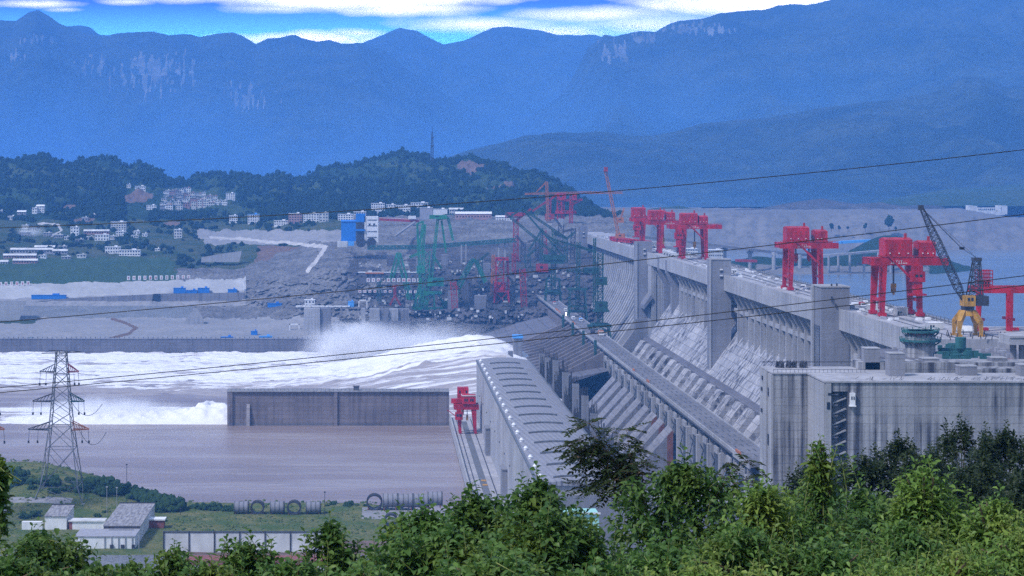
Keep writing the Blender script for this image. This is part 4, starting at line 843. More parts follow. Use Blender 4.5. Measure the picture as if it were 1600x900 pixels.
lat_crane('luffing_crane', 'tallest bright green crane in the excavation with plate topped jibs', Gc, 2460, (664, 520), (664, 490, 668, 392), [([(656, 450), (664, 350)], 3), ([(672, 450), (684, 342)], 3), ([(684, 342), (700, 340), (708, 376)], 2.4), ([(690, 345), (697, 395)], 1.6), ([(664, 352), (652, 390)], 2), ([(676, 398), (690, 420)], 2.2), ([(640, 402), (664, 392)], 2.2)],
          legs=(17, 460), w=6, t=.75, house=[(650, 692, 480, 493, 'green_crane'), (651, 664, 415, 426, 'green_crane'), (668, 693, 434, 446, 'green_crane'), (671, 698, 336, 341, 'green_crane')], plats=[(645, 700, 494, 497), (660, 690, 455, 459)])
lat_crane('luffing_crane', 'bright green crane with folded jib reaching left above the waterfall of foam', Gc, 2440, (652, 520), (652, 490, 662, 452), [([(658, 480), (652, 350)], 2.2), ([(652, 350), (661, 346)], 1.8), ([(661, 346), (655, 390)], 2), ([(652, 350), (655, 392)], 1.6), ([(645, 484), (655, 448)], 2.2), ([(655, 448), (668, 476)], 2)],
          w=4, t=.65, house=[(640, 660, 486, 496, 'green_crane')], plats=[(634, 662, 495, 498)])
lat_crane('luffing_crane', 'bright green crane whose jib rises right then drops like a knee', Gc, 2480, (694, 520), (694, 500, 694, 470), [([(684, 500), (737, 405)], 2.6), ([(700, 488), (741, 405)], 2.0), ([(737, 405), (745, 408), (760, 440)], 2.4), ([(741, 405), (757, 442)], 1.6), ([(700, 492), (716, 460)], 2), ([(716, 460), (712, 478)], 1.6), ([(684, 458), (696, 480)], 2)],
          w=4, t=.65, house=[(684, 698, 488, 497, 'green_crane')])
lat_crane('luffing_crane', 'smallest bright green crane, leftmost of its kind above the signboards', Gc, 2500, (622, 500), (640, 480, 634, 440), [([(638, 470), (620, 396)], 2.2), ([(620, 396), (626, 396), (612, 440)], 2.0), ([(620, 396), (609, 436)], 1.5), ([(645, 470), (626, 398)], 1.6)], w=3, t=.6)
# piers carrying the green cranes
for i, (x0, x1, yt, Y_) in enumerate([(645, 665, 498, 2440), (666, 704, 497, 2465), (622, 644, 500, 2500)]):
    tag(MB().box(XX(x0, Y_), XX(x1, Y_), Y_-8, Y_+8, 62, ZZ(yt, Y_)).build('crane_pier', M['teal'] if i < 2 else M['conc_dark']), ['dark teal pier under the folded green crane', 'wide dark teal pier under the tallest green crane', 'dark concrete pier left of the teal ones in the foam spray'][i], 'pier')
lat_crane('tower_crane', 'red tower crane with bright red cabin in the excavation by the trestle', M['red'], 2500, (783, 496), (781, 452, 781, 402), [([(772, 496), (774, 452)], 3), ([(795, 500), (793, 402)], 2.2)], w=9, t=.7, house=[(772, 790, 441, 453, 'red'), (774, 794, 402, 406, 'red')], legs=(13, 455))
MBt = lat_crane('tower_crane', 'slim orange tower beside the bright red cabin crane', M['orange'], 2510, (771, 480), (768, 480, 771, 398), [], w=3, t=.6, house=[(768, 775, 436, 443, 'orange')])
lat_crane('pile_rig', 'dark red pipe like drilling rig in the excavation right of the green cranes', M['red_dull'], 2450, (708, 514), (708, 514, 708, 478), [], w=2.6, t=1.0, house=[(703, 713, 475, 480, 'red_dull')], cat='rig')
lat_crane('small_crane', 'small dark red crane on splayed legs below the signboards', M['red_dull'], 2420, (617, 476), (617, 462, 617, 446), [([(617, 462), (609, 477)], 1.6), ([(617, 462), (626, 477)], 1.6), ([(612, 448), (622, 446)], 1.4)], w=2.2, t=.5)
lat_crane('tower_crane', 'orange lattice crane boom rising high above the far end of the crest', M['orange'], 2420, (967, 372), None, [([(967, 370), (946, 266)], 3.2)], w=3, t=.5, house=[(962, 976, 365, 371, 'orange'), (944, 949, 261, 267, 'red_dull')])
lat_crane('tower_crane', 'long horizontal orange jib with short mast over the distant ridge', M['orange'], 2950, (856, 345), (856, 345, 854, 284), [([(905, 301), (973, 301)], 3.0), ([(905, 301), (820, 303)], 2.4), ([(854, 284), (838, 300)], 1.2)], w=3, t=.55)
lat_crane('yellow_crane', 'small orange crawler crane standing by the far crest', M['orange'], 2700, (972, 346), None, [([(969, 345), (975, 325)], 1.6)], w=2, t=.5, house=[(964, 974, 340, 347, 'orange')])
Rr = M['red']
lat_crane('tower_crane', 'distant red crane frame on pillars at the far dam end, left one', Rr, 2950, (876, 345), (874, 342, 874, 302), [([(880, 342), (880, 302)], 3), ([(852, 318), (872, 302)], 2)], w=6, t=.8, house=[(870, 884, 302, 312, 'red'), (868, 900, 329, 333, 'red')])
lat_crane('tower_crane', 'distant red crane with cabin on pillars at the far dam end, right one', Rr, 2940, (893, 350), (892, 348, 893, 306), [([(882, 313), (910, 312)], 2.4), ([(893, 320), (906, 314)], 1.4)], w=4, t=.7, house=[(894, 901, 304, 312, 'red')])
lat_crane('tower_crane', 'dull red lattice crane left of the far red pair', M['red_dull'], 3000, (857, 352), (857, 352, 858, 310), [([(858, 312), (832, 330)], 1.8)], w=5, t=.8, house=[(852, 866, 334, 342, 'red_dull')])
for i, (x0, x1, yt, yb, Y_) in enumerate([(874, 880, 342, 420, 2900), (857, 863, 350, 400, 2900), (821, 838, 381, 450, 2760), (868, 884, 412, 476, 2660), (888, 898, 400, 478, 2680)]):
    tag(MB().box(XX(x0, Y_), XX(x1, Y_), Y_, Y_+14, ZZ(yb, Y_)-20, ZZ(yt, Y_)).build('concrete_pillar', M['conc_light']), ['tall white pillar below the distant red cranes, right one', 'slim white pillar below the distant red cranes, left one', 'grey square pier at the edge of the excavation', 'pale wall slab behind the twin boomed crane', 'pale wall slab between the dark cranes and the far dam tower'][i], 'pillar')
# crest clutter
def container(x, y, L_=7, label='', mat='offwhite', w=3, h=2.9, z=185, cat='container'):
    c = thing('site_container', label, cat, (x, y, z)); MB().box(x, x+w, y, y+L_, z+.2, z+h).build('body', M[mat], c); MB().box(x-.1, x+w+.1, y-.1, y+L_+.1, z+h, z+h+.25).build('roof', M['white'], c)
    MB().box(x+.4, x+1.3, y-.06, y, z+.3, z+2.2).build('door', M['steel_dk'], c); MB().box(x+1.7, x+2.6, y-.06, y, z+1.2, z+2.1).build('window', M['glass'], c)
    for k in range(int(L_)): MB().box(x-.07, x, y+k+.2, y+k+.5, z+.3, z+h-.2).build('rib', M['grey_wall'], c)
    return c
container(279.5, 1168, 9, 'pale container between the legs of the large red gantry', w=6, h=4.2)
container(273, 1205, 8, 'white container just beyond the large red gantry', w=4.5, h=3.4)
container(XX(1452, 1062), 1062, 8, 'pale flat roofed shed near the yellow crane on the crest', w=7, h=3.2)
container(263, 1228, 4, 'small white box with blue notice beside the near dam tower', mat='white', w=3, h=2.6)
container(272, 1310, 8, 'grey container on the crest beyond the near tower', w=3.6)
container(281, 1400, 9, 'grey container beneath the lone red gantry', w=4)
container(270, 1660, 9, 'white container in the line of stores behind the second tower', w=3.6)
for i, y_ in enumerate((1985, 2003, 2021, 2040)): container(266, y_, 8, ['nearest', 'second', 'third', 'farthest'][i]+' white hut in the row beside the triple gantry cluster', w=5, h=4)
rb_ = MB()
for k in range(190):
    x = random.uniform(262, 291); y = random.uniform(1100, 2650); s_ = random.uniform(.4, 1.6)
    rb_.box(x, x+s_*1.6, y, y+s_*random.uniform(1, 6), 185, 185.3+s_*.9)
tag(rb_.build('crest_materials', M['grey_wall']), 'scattered boards, crates and pipes lying along the dam crest', 'building materials', kind='stuff')
rb_ = MB()
for k in range(150):
    x = random.uniform(262, 291); y = random.uniform(1100, 2650); s_ = random.uniform(.4, 1.5)
    rb_.box(x, x+s_*2, y, y+s_*random.uniform(1, 5), 185, 185.2+s_*.8)
tag(rb_.build('crest_materials', M['white']), 'white bags and sheets strewn along the dam crest', 'building materials', kind='stuff')
tag(MB().lattice((262, 2470, 188), (285, 2300, 188), 3.4, .9, 16).lattice((263, 2470, 187), (270, 2330, 189), 3, .9, 12).build('steel_truss', M['red']), 'bright red steel trusses lying on the crest by the far tower', 'truss')
def vehicle(x, y, z, label, paint, L_=5, w=2.2, h=1.6, cat='car', ang=0):
    c = thing('parked_car' if cat == 'car' else 'truck', label, cat, (x, y, z))
    if cat == 'car':
        MB().prismx([(y, z+.45), (y+L_, z+.45), (y+L_, z+.95), (y+L_*.8, z+1.0), (y+L_*.68, z+h), (y+L_*.3, z+h), (y+L_*.16, z+1.0), (y, z+.9)], x, x+w).build('body', M[paint], c)
        MB().box(x+.1, x+w-.1, y+L_*.3, y+L_*.66, z+1.02, z+h-.12).box(x-.02, x+w+.02, y+L_*.3, y+L_*.66, z+1.02, z+h-.15).build('windows', M['glass'], c)
    else:
        MB().box(x, x+w, y+1.9, y+L_, z+1, z+h).build('cargo_body', M[paint], c); MB().box(x+.05, x+w-.05, y, y+1.7, z+.6, z+h*.85).build('cab', M['white'], c); MB().box(x+.2, x+w-.2, y-.04, y, z+h*.5, z+h*.75).build('windscreen', M['glass'], c)
    for sx in (0, w-.25):
        for fy in (.18, .8): MB().tube((x+sx, y+L_*fy, z+.42), (x+sx+.25, y+L_*fy, z+.42), .42, n=10).build('wheel', M['steel_dk'], c)
    return c
vehicle(XX(1500, 1042), 1042, 185, 'silver car parked among the legs of the yellow crane', 'offwhite', 8, 6.4, 3)
vehicle(276, 1240, 185, 'small dark red truck on the crest right of the near tower', 'red_dull', 7, 2.6, 2.8, 'truck')
for i, (x, y, p_, l_) in enumerate([(183, 2085, 'white', 'white truck under the dark green portal crane on the trestle'), (188, 2060, 'ltblue', 'blue truck beside the white one on the trestle'), (186, 2210, 'offwhite', 'pale truck farther along the trestle deck'), (184, 2330, 'red_dull', 'dull red truck at the far trestle end')]):
    vehicle(x, y, 120, l_, p_, 8, 3, 3.4, 'truck')
vehicle(188.5, 1880, 120, 'yellow loader truck on the trestle near the middle dam tower', 'orange', 9, 4.4, 4.4, 'truck')
tag(MB().tube((184, 1905, 122), (187, 1905, 122), 2.2, n=16).tube((183.6, 1905, 122), (183.9, 1905, 122), 2.8, n=16).tube((187.1, 1905, 122), (187.4, 1905, 122), 2.8, n=16).build('cable_drum', M['steel_dk']), 'black cable drum on the trestle beside the loader', 'drum')
bl = bpy.data.materials.new('lit_headlamp'); bl.use_nodes = True; bl.node_tree.nodes['Principled BSDF'].inputs['Emission Color'].default_value = (1, .8, .8, 1); bl.node_tree.nodes['Principled BSDF'].inputs['Emission Strength'].default_value = 30
tag(MB().tube((182.6, 2150, 120), (182.6, 2150, 122.2), .15, n=6).tube((182.6, 2149.6, 122.6), (182.6, 2150.2, 122.6), .6, n=10).build('work_lamp', bl), 'bright lit work lamp on the trestle deck', 'lamp')
# ================================================================ buildings of the right bank
WMESH = {}
def window_part(parent, x, y, z, w, h, mat='glass'):
    key = (round(w, 1), round(h, 1), mat)
    if key not in WMESH:
        me = bpy.data.meshes.new('window'); mbw = MB().box(-w/2, w/2, -.12, 0, 0, h); me.from_pydata(mbw.v, [], mbw.f); me.materials.append(M[mat]); WMESH[key] = me
    o = bpy.data.objects.new('window', WMESH[key]); COL.objects.link(o); o.parent = parent; org = ORG[parent.name]; o.location = (x-org[0], y-org[1], z-org[2]); return o
def house(x0, x1, yt, yb, label, mat='offwhite', roof='white', Y=None, depth=9, fl=None, cols=None, name='house', cat='house', group=None, pitched=False, wins=True, sink=4, wmat='glass', gable=False):
    Y = Y or bank((x0+x1)/2, yb)-1; X0, X1, Z0, Z1 = XX(x0, Y), XX(x1, Y), ZZ(yb, Y), ZZ(yt, Y); H = Z1-Z0; Wd = X1-X0
    c = thing(name, label, cat, (X0, Y, Z0), group)
    wl = MB().box(X0, X1, Y, Y+depth, Z0-sink, Z1).build('wall', M[mat], c)
    if pitched: rf = MB().prismx([(Y-.8, Z1-.1), (Y+depth/2, Z1+min(3, depth*.25)), (Y+depth+.8, Z1-.1)], X0-.6, X1+.6).build('roof', M[roof], c)
    else: rf = MB().box(X0-.4, X1+.4, Y-.4, Y+depth+.4, Z1, Z1+.5).box(X0+Wd*.6, X0+Wd*.8, Y+2, Y+5, Z1+.5, Z1+2.2).build('roof', M[roof], c)
    if wins:
        fl = fl or max(1, round(H/3.6)); cols = cols or max(2, min(14, round(Wd/3.6)))
        for i in range(fl):
            for j in range(cols):
                window_part(c, X0+Wd*(j+.5)/cols, Y, Z0+H*(i+.32)/fl, min(1.9, Wd/cols*.55), min(1.8, H/fl*.45), wmat)
    return c
hs = [  # x0,x1,yt,yb,mat,label
 (358, 371, 337, 348, 'white', 'small white two storey house, leftmost on the bench above the quarry'),
 (387, 405, 335, 349, 'white', 'white house with light blue roof on the bench above the quarry'),
 (428, 450, 345, 352, 'white', 'low white hut row left of the pinkish block'),
 (451, 472, 334, 349, 'pink', 'pinkish three storey block between white blocks above the quarry'),
 (474, 498, 334, 348, 'white', 'white three storey block right of the pinkish one'),
 (499, 513, 333, 347, 'offwhite', 'narrow pale block at the right end of the pinkish block row'),
 (528, 552, 335, 345, 'white', 'long white two storey block above the blue batching plant'),
 (553, 572, 331, 340, 'offwhite', 'pale house behind the blue batching plant'),
 (580, 601, 318, 333, 'white', 'white terraced block, leftmost of the hilltop row'),
 (603, 618, 320, 332, 'white', 'white terraced block, second of the hilltop row'),
 (619, 641, 321, 334, 'white', 'white balcony fronted block, third of the hilltop row'),
 (642, 669, 317, 325, 'white', 'long white block at the top of the hilltop row'),
 (656, 676, 325, 341, 'grey_wall', 'grey windowless hall behind the tallest green crane'),
 (677, 699, 327, 336, 'white', 'white flat hall right of the grey windowless hall'),
 (702, 724, 327, 336, 'offwhite', 'pale flat hall above the long pink shed'),
 (775, 800, 339, 345, 'white', 'white hut row right of the long pink shed'),
 (0, 4, 329, 336, 'white', 'white hut cut by the left edge on the green hillside'),
 (50, 58, 325, 333, 'white', 'small white house beside a larger one on the left hillside'), (57, 69, 322, 332, 'white', 'white gabled house on the left hillside above the smoke'),
 (27, 40, 331, 338, 'grey_wall', 'grey house left of the white gabled one on the hillside'), (12, 24, 338, 343, 'offwhite', 'low pale hut below the grey hillside house'),
 (110, 123, 355, 368, 'white', 'white cube shaped house with nine dark windows'), (173, 197, 347, 361, 'offwhite', 'old pale block behind the white halls at left'),
 (181, 196, 362, 369, 'white', 'low white hut below the old pale block'), (148, 170, 367, 376, 'white', 'white hall with light roof in the valley at left'),
 (131, 170, 361, 366, 'pink', 'long pinkish shed with pale roof in the valley at left'),
 (209, 218, 361, 366, 'white', 'white hut by the hillside track'), (272, 284, 359, 372, 'offwhite', 'pale tumbledown house at the fork of the track'),
 (198, 204, 288, 293, 'white', 'tiny white hut high on the hillside'), (211, 227, 291, 298, 'white', 'white house high on the hillside beside the tiny hut'),
 (229, 244, 321, 330, 'white', 'pale house left of the dense hillside village'), (353, 367, 302, 314, 'white', 'white tower house at the right end of the dense village'),
 (164, 188, 386, 396, 'white', 'white two storey building left half at the edge of the lawn'), (186, 219, 391, 400, 'white', 'long white building right half at the edge of the lawn'),
 (242, 250, 389, 392, 'white', 'tiny white hut on the green slope'), (5, 56, 399, 404, 'pink', 'long pink shed above the lawn'), (20, 58, 407, 412, 'pink', 'shorter pink shed above the lawn'),
 (16, 82, 390, 396, 'grey_wall', 'long grey shed, upper one at the left'), (54, 85, 386, 390, 'grey_wall', 'short grey shed behind the long grey one'), (82, 105, 392, 397, 'grey_wall', 'short grey shed right of the long grey one'),
 (0, 12, 409, 413, 'offwhite', 'pale shed cut by the left edge above the lawn'),
 (476, 492, 469, 475, 'white', 'low white site hut row on the excavation bench')]
for x0, x1, yt, yb, mt, lb_ in hs:
    shed = 'shed' in lb_; house(x0, x1, yt, yb, lb_, mt, 'ltblue' if 'light blue' in lb_ else ('offwhite' if shed else 'white'), name='shed' if shed else 'house', cat='shed' if shed else 'house', pitched=shed or 'gabled' in lb_, wins='windowless' not in lb_, fl=3 if 'nine' in lb_ else None, cols=3 if 'nine' in lb_ else None)
house(712, 768, 334, 342, 'long pink shed with pale pitched roof above the excavation', 'pink', 'white', cols=12, fl=1, name='shed', cat='shed', pitched=True, depth=16)
# dense village
vil = []
for r_, (y0, xa, xb) in enumerate([(303, 258, 300), (308, 255, 325), (313, 255, 345), (318, 252, 350), (323, 250, 352), (329, 250, 290)]):
    x = xa
    while x < xb-6:
        w_ = random.uniform(6, 11); h_ = random.uniform(5.5, 10); vil.append((x, x+w_, y0-h_, y0, random.choice(['offwhite', 'white', 'grey_wall', 'offwhite', 'pink']))); x += w_*random.uniform(.85, 1.5)
for i, (x0, x1, yt, yb, mt) in enumerate(vil):
    house(x0, x1, yt, yb, 'pale square house packed into the dense village on the hillside', mt, random.choice(['grey_wall', 'grey_wall', 'offwhite', 'pink']), group='houses of the dense hillside village', sink=6)
wv = []
for x0, x1, yt, yb in [(34, 44, 352, 357), (68, 80, 364, 370), (30, 46, 363, 369), (84, 98, 367, 372), (100, 108, 370, 375), (135, 146, 370, 374), (205, 216, 368, 372), (222, 230, 365, 370), (170, 180, 369, 374), (118, 130, 374, 378), (90, 104, 385, 389), (96, 110, 401, 405), (120, 134, 398, 402), (60, 72, 399, 403), (140, 150, 335, 341), (128, 137, 340, 345)]:
    wv.append(house(x0, x1, yt, yb, 'tiny pale building scattered in the valley left of the lawn', random.choice(['white', 'offwhite', 'grey_wall']), 'offwhite', group='scattered valley buildings'))
# blue batching plant
bp = thing('batching_plant', 'tall bright blue and white concrete batching towers at the edge of the rock cut', 'batching plant', W(532, 385, 2660))
def pxbox(x0, x1, yt, yb, Y, d=8): return (XX(x0, Y), XX(x1, Y), Y, Y+d, ZZ(yb, Y), ZZ(yt, Y))
for nm, mt, a_ in [('blue_tower', 'blue', (533, 556, 346, 377)), ('upper_tower', 'blue', (556, 571, 334, 347)), ('white_tower', 'white', (572, 591, 338, 379)), ('stair_shaft', 'offwhite', (569.5, 572.5, 338, 380)), ('dark_bay', 'steel_dk', (556.5, 569, 347, 379))]:
    o = MB().box(*pxbox(*a_, 2660, 14)).build(nm, M[mt], bp)
    if nm == 'white_tower':
        for j in range(4): MB().box(*pxbox(574, 589, 343+j*9, 344.4+j*9, 2659.7, .3)).build('ledge', M['steel'], o)
        for i in range(2): MB().box(*pxbox(576+i*7, 579+i*7, 349, 352, 2659.8, .2)).build('window', M['glass'], o)
MB().prismx([(2659, ZZ(346, 2660)), (2667, ZZ(343.6, 2660)), (2675, ZZ(346, 2660))], XX(532.5, 2660), XX(556, 2660)).build('roof', M['blue'], bp)
MB().box(*pxbox(556, 570, 358, 361, 2658, 2)).build('blue_walkway', M['blue'], bp)
for xa in (556, 572): MB().tube((XX(xa+8, 2654), 2652, ZZ(379, 2654)), (XX(xa+8, 2654), 2662, ZZ(379, 2654)), 6, n=18).build('hopper_drum', M['steel_dk'], bp)
tag(MB().box(*pxbox(527, 543, 377, 386, 2655, 8)).build('hut', M['offwhite']), 'pale hut at the foot of the blue tower', 'hut'); tag(MB().box(*pxbox(544, 553, 377, 384, 2652, 6)).build('tank', M['ltblue']), 'light blue tank beside the hut under the blue tower', 'tank')
# conveyors
cv = thing('conveyor_bridge', 'long teal truss conveyor bridge crossing the rock cut on slim white legs', 'conveyor', W(592, 388, 2650))
a, b_, c_ = W(575, 387, 2655), W(660, 386, 2640), W(806, 375, 2620)
MB().lattice(a, b_, 4.2, .8, 16).lattice(b_, c_, 4.2, .8, 26).beam((a[0], a[1], a[2]-1.6), (b_[0], b_[1], b_[2]-1.6), 3.6, .8).beam((b_[0], b_[1], b_[2]-1.6), (c_[0], c_[1], c_[2]-1.6), 3.6, .8).build('truss', M['teal'], cv)
for xl, yt, yb in ((721, 383, 405), (728, 382, 432), (779, 380, 420), (789, 378, 430)): MB().box(XX(xl, 2625)-.9, XX(xl, 2625)+.9, 2624, 2627, ZZ(yb, 2625)-30, ZZ(yt, 2625)).build('leg', M['conc_light'], cv)
cv = thing('red_conveyor', 'red brown inclined conveyor gallery behind the blue and white towers', 'conveyor', W(592, 342, 2900))
MB().beam(W(592, 342, 2900), W(655, 345, 2900), 5, 4.4).build('gallery', M['red_dull'], cv); MB().beam((W(592, 340.2, 2900)), W(655, 343.2, 2900), 5.4, .6).build('gallery_roof', M['white'], cv)
tag(MB().box(*pxbox(638, 650, 337.5, 342, 2890, 6)).build('hut', M['white']), 'small white hut on the red conveyor gallery', 'hut')
tag(MB().beam(W(617, 369, 2690), W(648, 347, 2850), 3, 1.5).build('ramp', M['pale']), 'pale ramp track climbing behind the green cranes', 'ramp')
# workshop row and signboards
wr = house(560, 660, 426, 436, 'long low white roofed workshop above the upper row of signboards', 'conc_dark', 'white', Y=2500, depth=10, cols=10, fl=1, name='workshop', cat='workshop')
MB().box(*pxbox(571, 600, 425.4, 428, 2498.5, 1)).build('orange_panel', M['orange'], wr)
glyph_sets = [[(0, 1), (1, 1), (.5, 0)], [(.5, 1), (0, .5), (1, 0)]]
def board(x, y, Y, w, h, label, group, z0=None):
    X0, Z1 = XX(x, Y), ZZ(y, Y); Wd, H = w*Y/F, h*Y/F; c = thing('signboard', label, 'signboard', (X0, Y, Z1-H), group)
    MB().box(X0, X0+Wd, Y, Y+.4, Z1-H, Z1).build('panel', M['white'], c); MB().box(X0+Wd*.2, X0+Wd*.3, Y+.4, Y+.8, Z1-H-3, Z1).box(X0+Wd*.7, X0+Wd*.8, Y+.4, Y+.8, Z1-H-3, Z1).build('post', M['steel'], c)
    g_ = MB(); yf = Y-.12
    for k in range(3): q_ = .22+.22*k+random.uniform(-.04, .04); a_ = random.uniform(.2, .36); g_.box(X0+Wd*a_, X0+Wd*(1-a_), yf, Y, Z1-H*(q_+.07), Z1-H*q_)
    q_ = random.uniform(.38, .58); g_.box(X0+Wd*q_, X0+Wd*(q_+.09), yf, Y, Z1-H*.84, Z1-H*.16)
    if random.random() < .6: g_.box(X0+Wd*.22, X0+Wd*.3, yf, Y, Z1-H*.8, Z1-H*.3).box(X0+Wd*.7, X0+Wd*.78, yf, Y, Z1-H*.8, Z1-H*.3)
    g_.build('red_character', M['red'], c)
for i in range(12): x = 198.5+i*8.55; board(x, 431.2-i*.13, bank(x, 437.4-i*.2)-1, 4.6, 6.6, 'white signboard with a red character along the top of the pale slope', 'signboards above the right part of the slab')
for i in range(6): x = -1.5+i*8.6; board(x, 440.8-i*.3, bank(x, 446)-1, 4.6, 6.6, 'white signboard with a red character at the left edge above the slab', 'signboards above the left part of the slab')
for i in range(12): board(572.8+i*7.9, 434.8, 2462, 5.4, 5.8, 'white signboard with a faded red character in the upper row below the workshop', 'upper row of excavation signboards')
for i in range(13):
    if i != 7: board(560+i*7.9, 453.2+(i > 6)*.6, 2440, 4.4, 4.2, 'small white signboard with a red character in the lower row', 'lower row of excavation signboards')
# concrete blocks of the excavation
def blk(x0, x1, yt, yb, Y, label, mat='conc', d=14, name='concrete_block', cat='concrete block'):
    return tag(MB().box(XX(x0, Y), XX(x1, Y), Y, Y+d, ZZ(yb, Y)-8, ZZ(yt, Y)).build(name, M[mat]), label, cat)
blk(475, 500, 482, 522, 2300, 'wide pale concrete block at the left of the excavation floor', 'conc_light'); blk(500.5, 517, 482, 523, 2302, 'pale concrete block joined to the wide one on its right')
blk(520, 530, 501, 522, 2295, 'small low concrete block right of the joined pair', 'conc_light', 8); blk(564, 571, 482, 520, 2310, 'narrow pale concrete pier rising from the spray', 'conc_light', 8)
for i, (a_, b2) in enumerate([(577, 593), (593.4, 607), (608, 622), (622.4, 639)]): blk(a_, b2, 483, 540, 2300+i*2, ['first', 'second', 'third', 'fourth'][i]+' grey wall block from the left behind the spray cloud', 'conc_light' if i % 2 == 0 else 'conc')
blk(577, 640, 502, 545, 2285, 'lower dark wall in front of the four grey blocks in the spray', 'conc_dark', 10)
for i, (xa, xb, yt, yb) in enumerate([(560, 574, 468.5, 478), (452, 468, 506, 515)]):
    Y_ = [2470, 2320][i]; q = MB().box(XX(xa, Y_), XX(xb, Y_), Y_, Y_+2, ZZ(yt+1.8, Y_), ZZ(yt, Y_)).box(XX(xa, Y_), XX(xa+1.5, Y_), Y_, Y_+2, ZZ(yb, Y_)-3, ZZ(yt, Y_)).box(XX(xb-1.5, Y_), XX(xb, Y_), Y_, Y_+2, ZZ(yb, Y_)-3, ZZ(yt, Y_))
    tag(q.build('portal_frame', M['white']), ['white portal frame over a dark opening on the excavation bench', 'white portal frame at a tunnel mouth near the blue tents'][i], 'portal frame')
q = MB().box(XX(369, 2560), XX(382, 2560), 2560, 2562, ZZ(441, 2560), ZZ(439, 2560)).box(XX(379.5, 2560), XX(382, 2560), 2560, 2562, ZZ(453, 2560), ZZ(441, 2560)); tag(q.build('portal_frame', M['white']), 'white canopy frame at the right end of the sloped slab', 'portal frame')
# flanking wedge wall and retaining walls
Yk = 2400; q = MB().add([W(287, 516, Yk), W(320, 518, Yk), W(318, 500, Yk), W(309, 482, Yk), W(303, 481, Yk), W(296, 492, Yk), W(285, 508, Yk)]+[W(287, 516, Yk+20), W(320, 518, Yk+20), W(318, 500, Yk+20), W(309, 482, Yk+20), W(303, 481, Yk+20), W(296, 492, Yk+20), W(285, 508, Yk+20)], [tuple(range(7))[::-1], tuple(range(7, 14))]+[(i, i+7, (i+1) % 7+7, (i+1) % 7) for i in range(7)])
tag(q.build('wing_wall', M['conc_light']), 'pale pointed wing wall standing on the gravel flat', 'wall')
def hexpx(pts, Y, d, name, mat, label, cat):
    v = [W(x, y, Y) for x, y in pts]+[W(x, y, Y+d) for x, y in pts]; n = len(pts)
    return tag(mesh_obj(name, v, [tuple(range(n))[::-1], tuple(range(n, 2*n))]+[(i, i+n, (i+1) % n+n, (i+1) % n) for i in range(n)], mat), label, cat)
hexpx([(314, 410), (374, 409.5), (378, 392), (348, 396), (315, 402)], 2740, 12, 'retaining_wall', M['conc_light'], 'pale streaked retaining panel set in the green slope', 'retaining wall')
hexpx([(100, 474), (383, 482), (383, 457), (250, 459), (110, 466), (60, 470)], 2545, 8, 'retaining_wall', M['conc'], 'long upright retaining wall below the sloped slab', 'retaining wall')
hexpx([(236, 476), (250, 476.5), (250, 459), (240, 459)], 2544, 2, 'wall_recess', M['glass'], 'dark blue opening in the long retaining wall', 'opening')
hexpx([(-20, 512), (22, 511), (30, 500), (42, 470), (-20, 470)], 2440, 30, 'ramp_slab', M['conc_light'], 'pale sloping slab cut by the left edge above the river wall', 'slab')
for i, (a_, b2, yt, yb, mt) in enumerate([(49, 103, 461.5, 466, 'blue'), (271, 290, 450.5, 457, 'blue'), (291, 308, 454, 457.5, 'blue'), (309, 327, 450.5, 457, 'blue'), (356, 370, 452.5, 456, 'blue'), (418, 440, 474.5, 479, 'blue'), (345, 364, 527, 535, 'blue'), (392, 402, 518, 523, 'blue'), (405, 425, 526, 533, 'ltblue'), (544, 553, 471.5, 478, 'ltblue'), (20, 60, 531, 537, 'teal')]):
    Y_ = bank((a_+b2)/2, min(yb, 531))-3; house(a_, b2, yt, yb, ['long low blue roofed stall row at the left on the slab', 'blue hut, leftmost of three on the slab', 'low blue shelter between two blue huts', 'blue hut, rightmost of three on the slab', 'small blue shed by the white canopy frame', 'blue hut alone on the quarry bench',
        'blue grey container by the river wall', 'small blue tent on the gravel flat', 'light blue tent beside the river wall', 'light blue cabin beside the portal frame', 'row of teal posts and screens at the left river wall'][i], mt, mt, Y=Y_, depth=5, name='shelter', cat='shelter', wins=False, sink=1)
q = MB()
for k in range(150): x = random.uniform(462, 545); Y_ = 2475+random.random()*12; p = W(x, 480, Y_); s_ = random.uniform(.6, 2); q.box(p[0], p[0]+s_*1.6, Y_, Y_+2, p[2], p[2]+s_)
tag(q.build('site_clutter', M['white']), 'white clutter of huts and vehicles along the excavation bench', 'clutter', kind='stuff')
q = MB()
for k in range(120):
    x = random.uniform(545, 850); y = random.uniform(430, 520); Y_ = bank(x, y)-6; p = W(x, y, Y_); s_ = random.uniform(.5, 2.2); q.box(p[0], p[0]+s_*random.uniform(.4, 2.2), Y_, Y_+2, p[2]-2, p[2]+s_*random.uniform(.5, 2))
tag(q.build('site_clutter', M['conc_dark']), 'dim clutter of shuttering and pipes across the excavation floor', 'clutter', kind='stuff')
q = MB()
for k in range(170):
    x = random.uniform(560, 900); y = random.uniform(405, 500); Y_ = bank(min(x, 850), y)-7; p = W(x, y, Y_); s_ = random.uniform(.5, 1.7); q.box(p[0], p[0]+s_*random.uniform(.6, 3.5), Y_, Y_+2, p[2]-1, p[2]+s_*random.uniform(.4, 1.6))
tag(q.build('site_clutter', M['offwhite']), 'pale small huts, lamps and sheeting sprinkled over the excavation', 'clutter', kind='stuff')
for i in range(26):
    x = random.uniform(560, 850); y = random.uniform(455, 510); p = W(x, y, bank(x, y)-8)
tag(MB().box(XX(830, 2300), XX(870, 2300), 2290, 2330, 60, 62).build('slab', M['conc_dark']), kind='structure')
